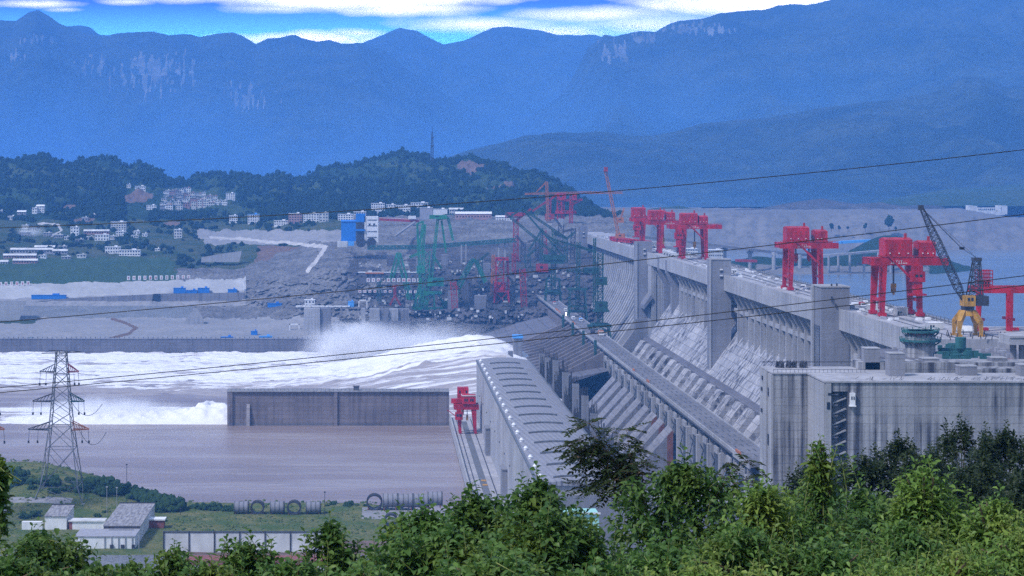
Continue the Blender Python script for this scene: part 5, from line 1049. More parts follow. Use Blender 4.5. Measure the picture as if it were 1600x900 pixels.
# walls, shafts and scaffold towers crowding the excavation
XB = [(700, 716, 455, 500, 2440), (722, 738, 432, 470, 2500), (742, 762, 462, 520, 2420), (800, 818, 452, 500, 2560), (812, 828, 430, 455, 2600), (838, 850, 395, 440, 2640), (650, 668, 404, 424, 2560), (604, 630, 400, 416, 2600), (752, 766, 412, 440, 2560), (690, 700, 398, 420, 2600), (845, 862, 436, 470, 2600), (770, 800, 500, 530, 2330)]
WH = ['dim wall block low right of the tallest green crane', 'dim wall block between the knee jibbed crane and the white legs', 'wide dark wall block in front of the knee jibbed crane', 'wall block right of the bright red cabin crane', 'small wall block above the trestle end', 'slim wall block left of the twin boomed crane', 'pale wall block beneath the teal conveyor', 'long pale wall block left under the teal conveyor', 'wall block under the right part of the conveyor', 'slim wall block just right of the tallest green crane', 'wall block at the far end of the trestle', 'low wide wall at the foot of the red cabin crane']
for i, (x0, x1, yt, yb, Y_) in enumerate(XB): blk(x0, x1, yt, yb, Y_, WH[i], ['conc', 'conc_dark', 'conc_tower'][i % 3], 12)
SC_ = [(592, 440, 470, 2440), (628, 446, 482, 2430), (712, 440, 500, 2400), (735, 446, 512, 2380), (752, 404, 450, 2520), (762, 440, 512, 2400), (803, 396, 470, 2560), (815, 380, 450, 2620), (828, 398, 468, 2580), (838, 372, 430, 2640), (852, 360, 410, 2700), (872, 352, 420, 2720), (884, 372, 455, 2620), (893, 356, 440, 2660), (820, 420, 500, 2480), (800, 440, 520, 2440), (676, 500, 530, 2350), (697, 506, 534, 2350)]
for i, (x, yt, yb, Y_) in enumerate(SC_):
    lean = [0, 3, -4, 2, -2, 5][i % 6]; o = MB().lattice(W(x, yb, Y_), W(x+lean, yt, Y_), 4.2+(i % 3), .55).lattice(W(x+lean, yt+2, Y_), W(x+lean+[14, -16, 9, -11][i % 4], yt+[-9, 6, 12, -12][i % 4], Y_), 2, .45).build('scaffold_mast', M[['dkgreen', 'steel_dk', 'red_dull', 'steel_dk'][i % 4]])
    tag(o, 'lattice mast with a stub jib in the crowded excavation beside the trestle', 'mast', 'lattice masts crowding the excavation')
# antenna on the ridge
at_ = thing('antenna_mast', 'slim lattice antenna mast on the highest point of the green ridge', 'antenna', W(675, 250, 4100))
MB().lattice(W(675, 252, 4100), W(675.5, 206, 4100), 6.5, .6, 16, w2=2.2).build('mast', M['steel_dk'], at_); MB().beam(W(675.5, 206, 4100), W(675.5, 198, 4100), .9).build('aerial', M['steel_dk'], at_)
for y_ in (215, 228): p = W(675.3, y_, 4100); MB().box(p[0]-3, p[0]+3, p[1]-3, p[1]+3, p[2]-1, p[2]+1).build('platform', M['steel_dk'], at_)
# smoke plume in the valley
spray('smoke', (XX(52, 3100), 3080, ZZ(362, 3100)), (28, 20, 12), .28, 'white smoke drifting low over the valley at the left', .06); bpy.data.objects[-1]
# ---- beyond the reservoir
fb_ = thing('palace_block', 'far white complex with two higher wings on the other shore', 'building', W(1512, 334, 4350))
for x0, x1, yt in [(1513, 1520, 321), (1520, 1527, 322), (1527, 1556, 324.5), (1559, 1564, 321), (1565, 1574, 321.5)]: MB().box(*pxbox(x0, x1, yt, 335, 4350, 20)).build('wing', M['offwhite'], fb_)
MB().box(*pxbox(1518, 1570, 330.5, 336, 4340, 8)).build('podium', M['offwhite'], fb_)
for k in range(9): MB().box(*pxbox(1529+k*3, 1530.4+k*3, 326, 328, 4349, .8)).build('window', M['glass'], fb_)
vd = thing('viaduct', 'long grey viaduct on round piers curving from the crest to the wooded peninsula', 'bridge', W(1095, 378, 2800))
vp = [(960, 366, 2760), (1030, 373, 2760), (1100, 381, 2760), (1170, 390, 2760), (1235, 397, 2780), (1280, 399, 2800)]
q = MB(); [q.beam(W(*p0), W(*p1), 9, 3.2) for p0, p1 in zip(vp, vp[1:])]; q.build('deck', M['conc'], vd)
for x, y in [(1060, 377), (1132, 386), (1172, 391), (1209, 394), (1250, 398)]: p = W(x, y, 2765); MB().tube((p[0], p[1], 128), (p[0], p[1], p[2]), 2.6, n=10).box(p[0]-4, p[0]+4, p[1]-2, p[1]+2, p[2]-4, p[2]-1.5).build('pier', M['conc_light'], vd)
vd = thing('viaduct', 'pale viaduct round the near side of the wooded peninsula', 'bridge', W(1290, 399, 2720))
vp = [(1280, 400, 2720), (1330, 396, 2725), (1375, 392, 2740), (1410, 387, 2770), (1435, 382, 2810)]
q = MB(); [q.beam(W(*p0), W(*p1), 8, 2.6) for p0, p1 in zip(vp, vp[1:])]; q.build('deck', M['conc_light'], vd)
for x, y in [(1295, 400), (1310, 399), (1328, 398), (1350, 396), (1372, 394), (1392, 391), (1412, 388), (1428, 384)]: p = W(x, y, 2735); MB().tube((p[0], p[1], 128), (p[0], p[1], p[2]), 1.6, n=10).build('pier', M['conc_light'], vd)
q = MB(); bp_ = [(1262, 389, 3020), (1285, 383, 3010), (1315, 378.5, 3005), (1350, 376.5, 3005), (1385, 376, 3005), (1422, 377.5, 3005)]
for p0, p1 in zip(bp_, bp_[1:]): q.beam(W(*p0), W(*p1), 14, 3.6)
tag(q.build('long_shed', M['ltblue']), 'long curved bright blue roofed shed on the peninsula', 'shed')
tag(MB().box(*pxbox(1340, 1450, 411, 416, 2790, 6)).build('quay_wall', M['steel_dk']), 'low dark landing stage under the peninsula', 'landing stage'); 
for i, (x, y, s_) in enumerate([(1299, 356, 1.0), (1311, 357, .7), (1325, 357, .6), (1352, 355, .9), (1389, 351, 1.9), (1400, 357, .6)]):
    t_ = thing('tree', ['round dark tree', 'small dark tree', 'tiny dark tree', 'slim dark tree', 'largest round dark tree', 'low dark tree'][i]+[' leftmost on the terrace beyond the reservoir', ' second from left on the far terrace', ' third from left on the far terrace', ' midway on the far terrace', ' on the far terrace', ' at the right end of the far terrace'][i], 'tree', W(x, 360, 3630), 'trees on the far terrace')
    p = W(x, 360, 3630); MB().tube((p[0], p[1], p[2]-3), (p[0], p[1], p[2]+5*s_), .6, .4, 6).build('trunk', M['soil'], t_)
    o = clumps('crown', [(p[0]+random.uniform(-1.5, 1.5)*s_, p[1]+random.uniform(-2, 2), p[2]+(4+random.random()*6)*s_) for k in range(9)], 2.6*s_, M['trees'], 1.2, i); o.parent = t_; o.location = (-p[0], -p[1], -p[2])
# terraced plateau items: water town across
house(1066, 1090, 389, 402, 'white ribbed hall on the far bank behind the triple gantry cluster', 'white', 'white', Y=2700, cols=9, fl=3, name='hall', cat='hall', depth=20); house(1104, 1130, 391, 402, 'low white hall right of the gantry cluster', 'offwhite', 'white', Y=2700, cols=8, fl=2, name='hall', cat='hall', depth=20)
tag(MB().beam(W(1150, 407, 2650), W(1182, 408, 2650), 10, 3).build('barge', M['red_dull']), 'dull red roofed barge near the crest', 'barge')

# ================================================================ near shore at the left
X, Yg = np.meshgrid(np.linspace(-420, 330, 260), np.linspace(640, 1260, 240)); PXx = 600+X*F/Yg
edge = np.interp(PXx, [-400, -100, 0, 60, 120, 160, 190, 215, 240, 268, 300, 560, 740, 900, 3000], [1330, 1320, 1305, 1290, 1275, 1262, 1240, 1220, 1200, 1190, 1186, 1186, 1140, 1010, 1010])
hump = 11*np.exp(-((PXx-40)/150)**2*1.3)*sst(1120, 1190, Yg)*(1-sst(edge-30, edge+14, Yg))
Z = 82+hump+(fbm(X/20, Yg/20, 4, 91)-.5)*1.2*(Yg > 960)-14*sst(edge-12, edge+16, Yg)
Z = np.where(Yg > 1200, Z, Z)
X2, Yg2 = X, Yg
mi2 = np.zeros(X.shape, int); yv = 272+(CZ-Z)*F/Yg; nn = fbm(PXx/20, yv/7, 3, 92)
mi2[(PXx < 290) & (yv > 785) & (nn > .35)] = 0; mi2[(yv > 778) & (yv < 788) & (PXx < 110)] = 1; mi2[(PXx > 560) & (yv > 793) & (yv < 812)] = 1; mi2[(PXx > 250) & (yv > 846) & (yv < 868)] = 2; mi2[(yv >= 868)] = 3; mi2[(yv > 880) & (PXx > 480)] = 1
tag(mesh_obj('ground', np.stack([X2, Yg2, Z], -1).reshape(-1, 3), grid_faces(*X.shape), [M['grass'], M['pale'], M['soil'], M['rubble']], smooth=True, midx=mi2[:-1, :-1].ravel()), kind='structure')
def shoreY(px, py, z=83): return F*(CZ-z)/(py-272)
# shrubs along the bank
M['bush'] = ground('bush_leaves', [(.022, .055, .022), (.045, .085, .03), (.014, .034, .016)], .4, bumpd=.3)
M['tuft'] = ground('tuft_grass', [(.05, .10, .025), (.13, .15, .05), (.03, .06, .02)], .15, bumpd=.2)
protos = []
for k in range(3):
    rg = np.random.default_rng(40+k); pts = rg.normal(0, 1, (46, 3))*np.array([1.7, 1.7, .9])+np.array([0, 0, 1.5]); protos.append(clumps('shrub', pts, .95, M['bush'], 1.0, 60+k))
shr = [(228+random.uniform(-1, 1)*0, 0)]; nsh = 0
bpos = []
for k in range(64):
    x = random.uniform(8, 272); t_ = abs(random.gauss(0, .5)); base = np.interp(x, [0, 60, 120, 180, 215, 245, 272], [738, 742, 748, 757, 768, 782, 790]); bpos.append((x, base+6+t_*24*(1-x/360), random.uniform(.7, 1.5)*(1.35 if x > 150 else .9)))
for k in range(16): bpos.append((random.uniform(288, 375), 794+random.uniform(-1, 5), random.uniform(.5, .9)))
for k in range(10): bpos.append((random.uniform(505, 575), 787+random.uniform(-2, 5), random.uniform(.3, .6)))
for k in range(14): bpos.append((random.uniform(20, 260), 800+random.uniform(0, 22), random.uniform(.4, .8)))
for i, (x, y, s_) in enumerate(bpos):
    Yv = F*(CZ-84)/(y-272)
    for it in range(4):
        e_ = np.interp(x, [0, 60, 120, 160, 190, 215, 240, 268], [1305, 1290, 1275, 1262, 1240, 1220, 1200, 1190]); hz = 82+11*math.exp(-((x-40)/150)**2*1.3)*float(sst(1120, 1190, Yv)*(1-sst(e_-30, e_+14, Yv)))*(x < 560); Yv = .5*Yv+.5*F*(CZ-hz)/(y-272)
    o = protos[i % 3] if i < 3 else protos[i % 3].copy()
    if i >= 3: COL.objects.link(o)
    o.location = (XX(x, Yv), Yv, hz-.4); o.scale = (s_, s_, s_*random.uniform(.8, 1.3)); o.rotation_euler = (0, 0, random.uniform(0, 6)); tag(o, 'dark rounded shrub in the thicket along the grassy river bank', 'shrub', 'shrubs of the river bank')
# pylons
def pylon(cx, Y, label, colored=True):
    p0 = W(cx, 790, Y); zb = 84; c = thing('pylon', label, 'pylon', (p0[0], Y, zb)); q = MB(); k_ = Y/F
    lv = [(792, 39), (757, 29), (700, 21.5), (665, 17), (625, 13.5), (585, 10.5), (556, 8), (549, 8)]
    P_ = [(ZZ(y, Y), w*k_) for y, w in lv]; P_[0] = (zb, P_[0][1]); x0 = p0[0]
    for (za, wa), (zc, wc) in zip(P_, P_[1:]):
        n = max(1, round((zc-za)/(wa+wc)*1.15))
        for i in range(n):
            z1 = za+(zc-za)*i/n; z2 = za+(zc-za)*(i+1)/n; w1 = wa+(wc-wa)*i/n; w2 = wa+(wc-wa)*(i+1)/n; cs = [(-1, -1), (1, -1), (1, 1), (-1, 1)]
            for j in range(4):
                a, b = cs[j], cs[(j+1) % 4]; t_ = .25
                q.beam((x0+a[0]*w1, Y+a[1]*w1, z1), (x0+a[0]*w2, Y+a[1]*w2, z2), .46)
                q.beam((x0+a[0]*w1, Y+a[1]*w1, z1), (x0+b[0]*w2, Y+b[1]*w2, z2), t_); q.beam((x0+b[0]*w1, Y+b[1]*w1, z1), (x0+a[0]*w2, Y+a[1]*w2, z2), t_)
                if i == 0: q.beam((x0+a[0]*w1, Y+a[1]*w1, z1), (x0+b[0]*w1, Y+b[1]*w1, z1), t_)
    q.build('tower_body', M['steel'], c)
    for (y, L_, R_, m1) in [(581, 34, 27, 'red_dull'), (627, 45, 36, 'dkgreen'), (671, 52, 43, 'orange')]:
        z = ZZ(y, Y); hw = np.interp(y, [556, 585, 625, 665], [8, 10.5, 13.5, 17])*k_
        for sgn, ln, mt in ((-1, L_*k_, 'steel_dk'), (1, R_*k_, m1)):
            a = MB()
            for dy in (-1, 1): a.beam((x0+sgn*hw, Y+dy*hw*.6, z), (x0+sgn*ln, Y, z), .5); a.beam((x0+sgn*hw, Y+dy*hw*.6, z+4.2), (x0+sgn*ln, Y, z+.3), .4)
            for k in range(1, 6): t_ = k/6; xx_ = x0+sgn*(hw+(ln-hw)*t_); xp = x0+sgn*(hw+(ln-hw)*(t_-1/6)); a.beam((xx_, Y, z), (xp, Y, z+4.2*(1-t_+1/6)), .3); a.beam((xx_, Y-hw*.6*(1-t_), z), (xx_, Y+hw*.6*(1-t_), z), .3)
            ao = a.build('cross_arm', M[mt], c)
            for k in (.55, .95): xx_ = x0+sgn*(hw+(ln-hw)*k); MB().beam((xx_, Y, z), (xx_+.4*sgn, Y, z-6.2), .18).tube((xx_+.4*sgn, Y, z-7.4), (xx_+.4*sgn, Y, z-6), .5, n=6).build('insulator', M['steel_dk'], ao)
    z = ZZ(552, Y); MB().beam((x0-31*k_, Y, z), (x0+33*k_, Y, z+.6), .45).beam((x0-20*k_, Y, z+1.6), (x0+30*k_, Y, z+.9), .4).build('earth_wire_arm', M['steel_dk'], c)
    for s_ in ((-1, -1), (1, -1), (1, 1), (-1, 1)): MB().box(x0+s_[0]*39*k_-1, x0+s_[0]*39*k_+1, Y+s_[1]*39*k_-1, Y+s_[1]*39*k_+1, 80, 85).build('footing', M['conc_light'], c)
    return c
pylon(96, 1165, 'tall grey lattice pylon with red, green and orange arms on the grassy bank'); pylon(-36, 1120, 'second pylon of which only arm ends show at the left edge')
q = MB()
def catenary(name, p, q_, sag, r, label, n=60, group=None, mat='cable'):
    mbc = MB(); prev = None
    for i in range(n+1):
        t_ = i/n; z = p[2]+(q_[2]-p[2])*t_-sag*4*t_*(1-t_); cur = (p[0]+(q_[0]-p[0])*t_, p[1]+(q_[1]-p[1])*t_, z)
        if prev: mbc.tube(prev, cur, r, n=6, cap=False)
        prev = cur
    return tag(mbc.build(name, M[mat]), label, 'cable', group)
# jumper loops on the pylon
for i, (x0, y0, x1, y1, s_, l_) in enumerate([(124, 672, 166, 675, 7.5, 'drooping line loop hanging from the orange arm of the pylon'), (113, 630, 160, 631, 6.5, 'drooping line loop hanging from the green arm of the pylon'), (121, 583, 152, 586, .3, 'short straight line running right from the red arm of the pylon')]):
    catenary('jumper_cable', W(x0, y0, 1164), W(x1, y1, 1164), s_, .14, l_, 14)
    if i < 2: pass
# overhead lines crossing the view
D = 210
for lab, pp, s_ in [('highest black overhead cable crossing the hills and far mountains', [(-60, 358), (1700, 222)], 1.0), ('black overhead cable passing below the hillside town and in front of the red gantries', [(-60, 508), (1700, 322)], .55),
                    ('upper cable of the close pair that crosses the white water', [(-60, 611), (1700, 418)], .45), ('lower cable of the close pair that crosses the white water', [(-60, 619), (1700, 434)], .3)]:
    a, b = W(*pp[0], D), W(*pp[1], D*.93); catenary('overhead_cable', a, b, s_*1.2, .044, lab)
# warehouses, container wall, pipes, poles
def shed2(name, label, x0, x1, ye, yb, Yf, depth, rise, front_low=0, mat='white', roofm='steel'):
    X0, X1, z0 = XX(x0, Yf), XX(x1, Yf), 82; ze = ZZ(ye, Yf); c = thing(name, label, 'warehouse', (X0, Yf, z0))
    wl = MB().prismx([(Yf, z0), (Yf+depth, z0), (Yf+depth, ze+rise), (Yf, ze)], X0, X1).build('wall', M[mat], c)
    rf = MB().prismx([(Yf-.5, ze), (Yf+depth+.3, ze+rise+.05), (Yf+depth+.3, ze+rise+.35), (Yf-.5, ze+.3)], X0-.3, X1+.3).build('roof', M['slate'], c)
    MB().box(X0-.3, X1+.3, Yf+depth+.3, Yf+depth+.6, ze+rise-1, ze+rise+.9).build('ridge_wall', M['steel_dk'], rf)
    k = 0
    for y in np.arange(Yf+2, Yf+depth, 5): MB().box(X1, X1+.25, y, y+.6, z0, ze+rise*(y-Yf)/depth-.1).build('pilaster', M['offwhite'], wl)
    return c, X0, X1, ze
m, t, b = base_mat('corrugated_roof', .7, .3); f = noise(t, (.9, .12, .5), 4, .7); f2 = noise(t, (.15, .3, .3), 3)
t.links.new(mixc(t, ramp(t, f, .42, .6), mixc(t, ramp(t, f2, .4, .6), (.22, .21, .23), (.14, .13, .14)), (.34, .33, .34)), b.inputs['Base Color']); M['slate'] = m
c, X0, X1, ze = shed2('warehouse', 'large white warehouse with weathered grey mono pitch roof', 162, 219, 822, 866, 1052, 66, 0.6)
MB().box(X0-.2, X1+.1, 1048, 1051.8, 82, ze-9).box(XX(126, 1050), X1, 1030, 1051.5, 82, ZZ(836, 1035)).build('front_annex', M['white'], c); MB().box(XX(126, 1050)-.2, X1+.2, 1029.6, 1051.6, ZZ(836, 1035), ZZ(836, 1035)+.35).build('annex_roof', M['grey_wall'], c)
MB().box(X0, X1, 1051.4, 1051.9, ZZ(836, 1035)+.35, ze).build('dark_front', M['steel_dk'], c)
for k in range(6): MB().box(XX(163, 1030)+k*3.3, XX(163, 1030)+k*3.3+.3, 1029.5, 1030, 82, ZZ(838, 1030)).build('front_post', M['grey_wall'], c)
for k in range(3): MB().box(XX(172, 1030)+k*5.2, XX(172, 1030)+k*5.2+1.6, 1029.4, 1030, 82.4, 84).build('vent', M['steel_dk'], c)
MB().box(XX(170, 1030), XX(210, 1030), 1029.3, 1029.6, 91, 91.3).build('pipe', M['steel'], c)
shed2('warehouse', 'small white shed with grey lean-to roof left of the large warehouse', 70, 104, 807, 834, 1085, 26, 1.4)
c = thing('link_building', 'low white range with brick ends joining the two warehouses', 'building', (XX(104, 1085), 1085, 82)); MB().box(XX(113, 1085), XX(163, 1085), 1085, 1092, 82, ZZ(815, 1085)).build('wall', M['white'], c); MB().box(XX(108, 1085), XX(113, 1085), 1085, 1092, 82, ZZ(815, 1085)).build('brick_end', M['brick'], c); MB().box(XX(107, 1085), XX(164, 1085), 1084.4, 1093, ZZ(815, 1085), ZZ(815, 1085)+.6).build('roof', M['offwhite'], c)
c = thing('link_building', 'low brick range with pale roof right of the large warehouse', 'building', (XX(231, 1090), 1090, 82)); MB().box(XX(228, 1090), XX(256, 1090), 1090, 1096, 82, ZZ(813, 1090)).build('wall', M['brick'], c); MB().box(XX(227, 1090), XX(258, 1090), 1089.4, 1097, ZZ(813, 1090), ZZ(813, 1090)+.7).build('roof', M['white'], c)
tag(MB().box(XX(34, 1085), XX(66, 1085), 1085, 1088, 82, 86).build('boundary_wall', M['white']), 'white garden wall left of the small shed behind leaves', 'wall')
fw2 = thing('boundary_wall', 'long white panelled wall with dark posts behind the treetops', 'wall', (XX(256, 1020), 1020, 82))
for k in range(7):
    xa = 256+k*39.6; MB().box(XX(xa+.7, 1020), XX(xa+38.8, 1020), 1020, 1021, 82, ZZ(832, 1020)).build('panel', M['offwhite'], fw2); MB().box(XX(xa-1.2, 1020), XX(xa+.6, 1020), 1019.6, 1021.2, 82, ZZ(830, 1020)).build('post', M['steel_dk'], fw2)
MB().box(XX(256, 1020), XX(534, 1020), 1019.7, 1021.4, ZZ(832, 1020), ZZ(830.6, 1020)).build('coping', M['steel_dk'], fw2)
tag(MB().box(XX(286, 990), XX(520, 990), 985, 998, 82, 84.6).build('brick_bed', M['brick']), 'long low red brown brick bed below the white panelled wall', 'brick bed')
tag(MB().box(XX(256, 1040), XX(530, 1040), 1022, 1070, 82, 83).build('planted_bank', M['grass']), kind='structure')
def pipe(x0, x1, yc, r, label, ringed=False, Y=1130, hollow=False):
    z = ZZ(yc, Y); c = thing('steel_pipe', label, 'pipe section', (XX(x0, Y), Y, z-r), 'steel penstock rings on the bank')
    n = 28; a = MB()
    def ring(p, axis, ro, ri, L_):
        v = []; f = []
        for s_ in (0, L_):
            for rr in (ro, ri):
                for i in range(n):
                    th = 2*math.pi*i/n; v.append((p[0]+s_, p[1]+rr*math.cos(th), p[2]+rr*math.sin(th)) if axis == 'x' else (p[0]+rr*math.cos(th), p[1]+s_, p[2]+rr*math.sin(th)))
        for i in range(n):
            j = (i+1) % n; f += [(i, j, 2*n+j, 2*n+i), (n+i, 3*n+i, 3*n+j, n+j), (i, n+i, n+j, j), (2*n+i, 2*n+j, 3*n+j, 3*n+i)]
        return v, f
    X0, X1 = XX(x0, Y), XX(x1, Y)
    if hollow: 
        a.add(*ring(((X0+X1)/2, Y-3, z), 'y', r, r-.35, 6)); a.build('shell', M['steel'], c); b_ = MB()
        for s_ in (-3.2, -1, 2.6): b_.add(*ring(((X0+X1)/2, Y+s_, z), 'y', r+.3, r-.5, .5))
        b_.build('stiffener_ring', M['steel_dk'], c)
    else:
        a.add(*ring((X0, Y, z), 'x', r, r-.3, X1-X0)); a.build('shell', M['pipe'], c); b_ = MB()
        for s_ in (0, .33, .66, .96): b_.add(*ring((X0+(X1-X0)*s_, Y, z), 'x', r+.25, r-.4, .35))
        b_.build('stiffener_ring', M['steel_dk'] if False else M['steel'], c)
        MB().add(*ring((X1, Y, z), 'x', r+.3, r-.5, .5)).build('end_flange', M['steel_dk'], c)
    MB().box(X0+.5, X0+1, Y-r*.7, Y+r*.7, z-r-1.2, z-r+.8).box(X1-1, X1-.5, Y-r*.7, Y+r*.7, z-r-1.2, z-r+.8).build('cradle', M['rust'], c)
M['pipe'] = concrete('pipe_steel', c=(.26, .26, .30), dark=(.12, .12, .15), streak=.5, panel=(3, 40), joint=.3)
pipe(366, 387.5, 793, 3.1, 'grey steel pipe ring lying sideways, leftmost on the bank', Y=1136); pipe(390.5, 414, 793, 3.4, 'open ended dark ring seen end on, left one of two', hollow=True, Y=1136); pipe(422, 443, 793, 3.1, 'grey steel pipe ring between the two open rings', Y=1136)
pipe(449, 470, 793, 3.5, 'open ended dark ring seen end on, right one of two', hollow=True, Y=1136); pipe(478, 500, 793, 3.1, 'grey steel pipe ring right of the second open ring', Y=1136)
pipe(573, 597, 784, 4.0, 'large open ring of nested hoops left of the big pipe row', hollow=True, Y=1150); 
for i, x in enumerate((598, 622, 646)): pipe(x, x+22.5, 782, 3.6, ['first large grey pipe right of the nested hoops', 'second large grey pipe in the row', 'third large grey pipe half hidden by leaves'][i], Y=1150)
pipe(668, 690, 779, 3.6, 'fourth large pipe mostly behind the leaves', Y=1150); pipe(600, 622, 812, 3.0, 'thin open hoop on the pale yard behind the treetops', hollow=True, Y=1080)
for i, (x, yt, yb, l_) in enumerate([(198, 725, 752, 'dark pole standing in the river edge thicket'), (182.5, 761, 788, 'pale pole on the grassy bank, right one of two'), (167, 760, 787, 'pale pole on the grassy bank, left one of two'), (507.5, 768, 788, 'thin dark pole right of the pipe rings'), (282, 794, 805, 'short dark post near the large warehouse')]):
    Y_ = 1215 if i == 0 else 1130; p = W(x, yb, Y_); tag(MB().tube((p[0], p[1], 80), (p[0], p[1], ZZ(yt, Y_)), .17, .12, 8).box(p[0]-.5, p[0]+.5, p[1]-.2, p[1]+.2, ZZ(yt, Y_)-.6, ZZ(yt, Y_)).build('pole', M['steel_dk'] if i in (0, 3, 4) else M['grey_wall']), l_, 'pole')
# yard behind the centre treetops
yd = MB().box(98, 210, 860, 938, 82, 84).build('yard', M['pale']); tag(yd, kind='structure')
c = thing('shed', 'pale mint clad shed with white roof seen through the treetops', 'shed', (XX(880, 935), 900, 84))
MB().box(XX(845, 900), XX(936, 900), 900, 915, 84, ZZ(803, 900)).build('wall', M['mint'], c); MB().prismx([(899, ZZ(803, 900)), (899, ZZ(800, 900)), (917, ZZ(801, 917))], XX(840, 900), XX(938, 900)).build('roof', M['white'], c)
c = thing('yard_building', 'white flat roof under the end of the trestle bridge', 'building', (XX(960, 900), 940, 84)); MB().box(XX(950, 940), XX(1190, 940), 940, 975, 84, ZZ(790, 940)).build('wall', M['conc_tower'], c); MB().box(XX(948, 938), XX(1192, 938), 938, 976, ZZ(790, 940), ZZ(787, 940)).build('roof', M['conc_light'], c)
tag(MB().prismx([(1000, 100), (1000, 103), (1020, 106), (1020, 101)], XX(1128, 1010), XX(1152, 1010)).build('awning', M['ltblue']), 'light blue awning below the near end of the trestle', 'awning')

# tufts in the rough grass of the bank
pts = []; rg = np.random.default_rng(15)
for k in range(5200):
    x = rg.uniform(0, 760); y = 738+rg.random()*120; Y_ = F*(CZ-83)/(y-272); e_ = np.interp(x, [0, 60, 120, 160, 190, 215, 240, 268, 300, 560, 740], [1305, 1290, 1275, 1262, 1240, 1220, 1200, 1190, 1186, 1186, 1140])
    if Y_ > e_-3: continue
    if fbm(x/14, y/5, 3, 97) < .46 or (60 < x < 262 and 800 < y < 868) or (y > 832): continue
    hz = 82+11*math.exp(-((x-40)/150)**2*1.3)*float(sst(1120, 1190, Y_)*(1-sst(e_-30, e_+14, Y_)))*(x < 560); pts.append((XX(x, Y_), Y_, hz))
tag(clumps('grass_tufts', pts, .75, M['tuft'], .7, 19), 'rough tufts of green and straw coloured grass on the river bank', 'grass', kind='stuff')
# ================================================================ hillside in front of the camera and its trees
m, t, b = base_mat('leaves', .5, .35)
def leafmat(name, ca, cb, cc):
    m, t, b = base_mat(name, .48, .35); g = t.nodes.new('ShaderNodeNewGeometry'); f = noise(t, (1.3, 1.3, 1.3), 3)
    c = mixc(t, g.outputs['Random Per Island'], ca, cb); c = mixc(t, mth(t, 'MULTIPLY', ramp(t, f, .5, .7), .7), c, cc); t.links.new(c, b.inputs['Base Color'])
    tr = t.nodes.new('ShaderNodeBsdfTranslucent'); t.links.new(c, tr.inputs[0]); mx = t.nodes.new('ShaderNodeMixShader'); mx.inputs[0].default_value = .42
    o_ = t.nodes['Material Output']; t.links.new(b.outputs[0], mx.inputs[1]); t.links.new(tr.outputs[0], mx.inputs[2]); t.links.new(mx.outputs[0], o_.inputs['Surface']); return m
M['leaf_dark'] = leafmat('dark_green_leaves', (.040, .105, .024), (.11, .20, .038), (.16, .21, .032))
M['leaf_mid'] = leafmat('green_leaves', (.050, .125, .028), (.13, .235, .045), (.20, .25, .04))
M['leaf_light'] = leafmat('yellow_green_leaves', (.10, .19, .038), (.20, .32, .055), (.32, .36, .07))
M['leaf_deep'] = leafmat('deep_green_leaves', (.018, .036, .014), (.045, .075, .024), (.05, .065, .02))
M['bark'] = plain('bark', (.13, .09, .06), .9, .4, 2); M['stem'] = plain('green_stem', (.16, .19, .05), .7, .3, 3)
# hill surface
X, Yg = np.meshgrid(np.linspace(-260, 420, 120), np.linspace(-60, 800, 140))
Z = 256.5-.24*np.maximum(Yg, 0)-.0*X+(fbm(X/30, Yg/30, 4, 95)-.5)*6*np.clip(Yg/120, 0, 1); Z = np.where(Yg < 0, 256.5, Z); Z = np.maximum(Z, 81.2-8*(Yg > 740))
tag(mesh_obj('hillside', np.stack([X, Yg, Z], -1).reshape(-1, 3), grid_faces(*X.shape), M['scrub'], smooth=True), kind='structure')
def hillz(x, y): return 256.5-.24*max(y, 0)
def leaves(P0, Dv, Ln, Wd, droop, rg):
    """one folded, bent leaf per row"""
    n = len(P0); Dv = Dv/np.linalg.norm(Dv, axis=1)[:, None]; up = np.tile([0, 0, 1.], (n, 1))+rg.normal(0, .35, (n, 3))
    S = np.cross(Dv, up); S /= np.linalg.norm(S, axis=1)[:, None]+1e-9; Nn = np.cross(S, Dv)
    L1 = Ln[:, None]; w = Wd[:, None]; dr = np.zeros((n, 3)); dr[:, 2] = -1
    b0 = P0; m1 = P0+Dv*L1*.42-Nn*w*.12; tip = P0+Dv*L1*.93+dr*L1*droop[:, None]; l = P0+Dv*L1*.38+S*w*.5+Nn*w*.1; r = P0+Dv*L1*.38-S*w*.5+Nn*w*.1
    m2 = P0+Dv*L1*.72+dr*L1*droop[:, None]*.4-Nn*w*.06; l2 = m2+S*w*.33+Nn*w*.08; r2 = m2-S*w*.33+Nn*w*.08
    V = np.stack([b0, m1, tip, l, r, m2, l2, r2], 1).reshape(-1, 3)
    Fc = np.array([(0, 1, 3), (0, 4, 1), (3, 1, 5), (3, 5, 6), (1, 4, 7), (1, 7, 5), (6, 5, 2), (5, 7, 2)])
    return V, (Fc[None]+np.arange(n)[:, None, None]*8).reshape(-1, 3)
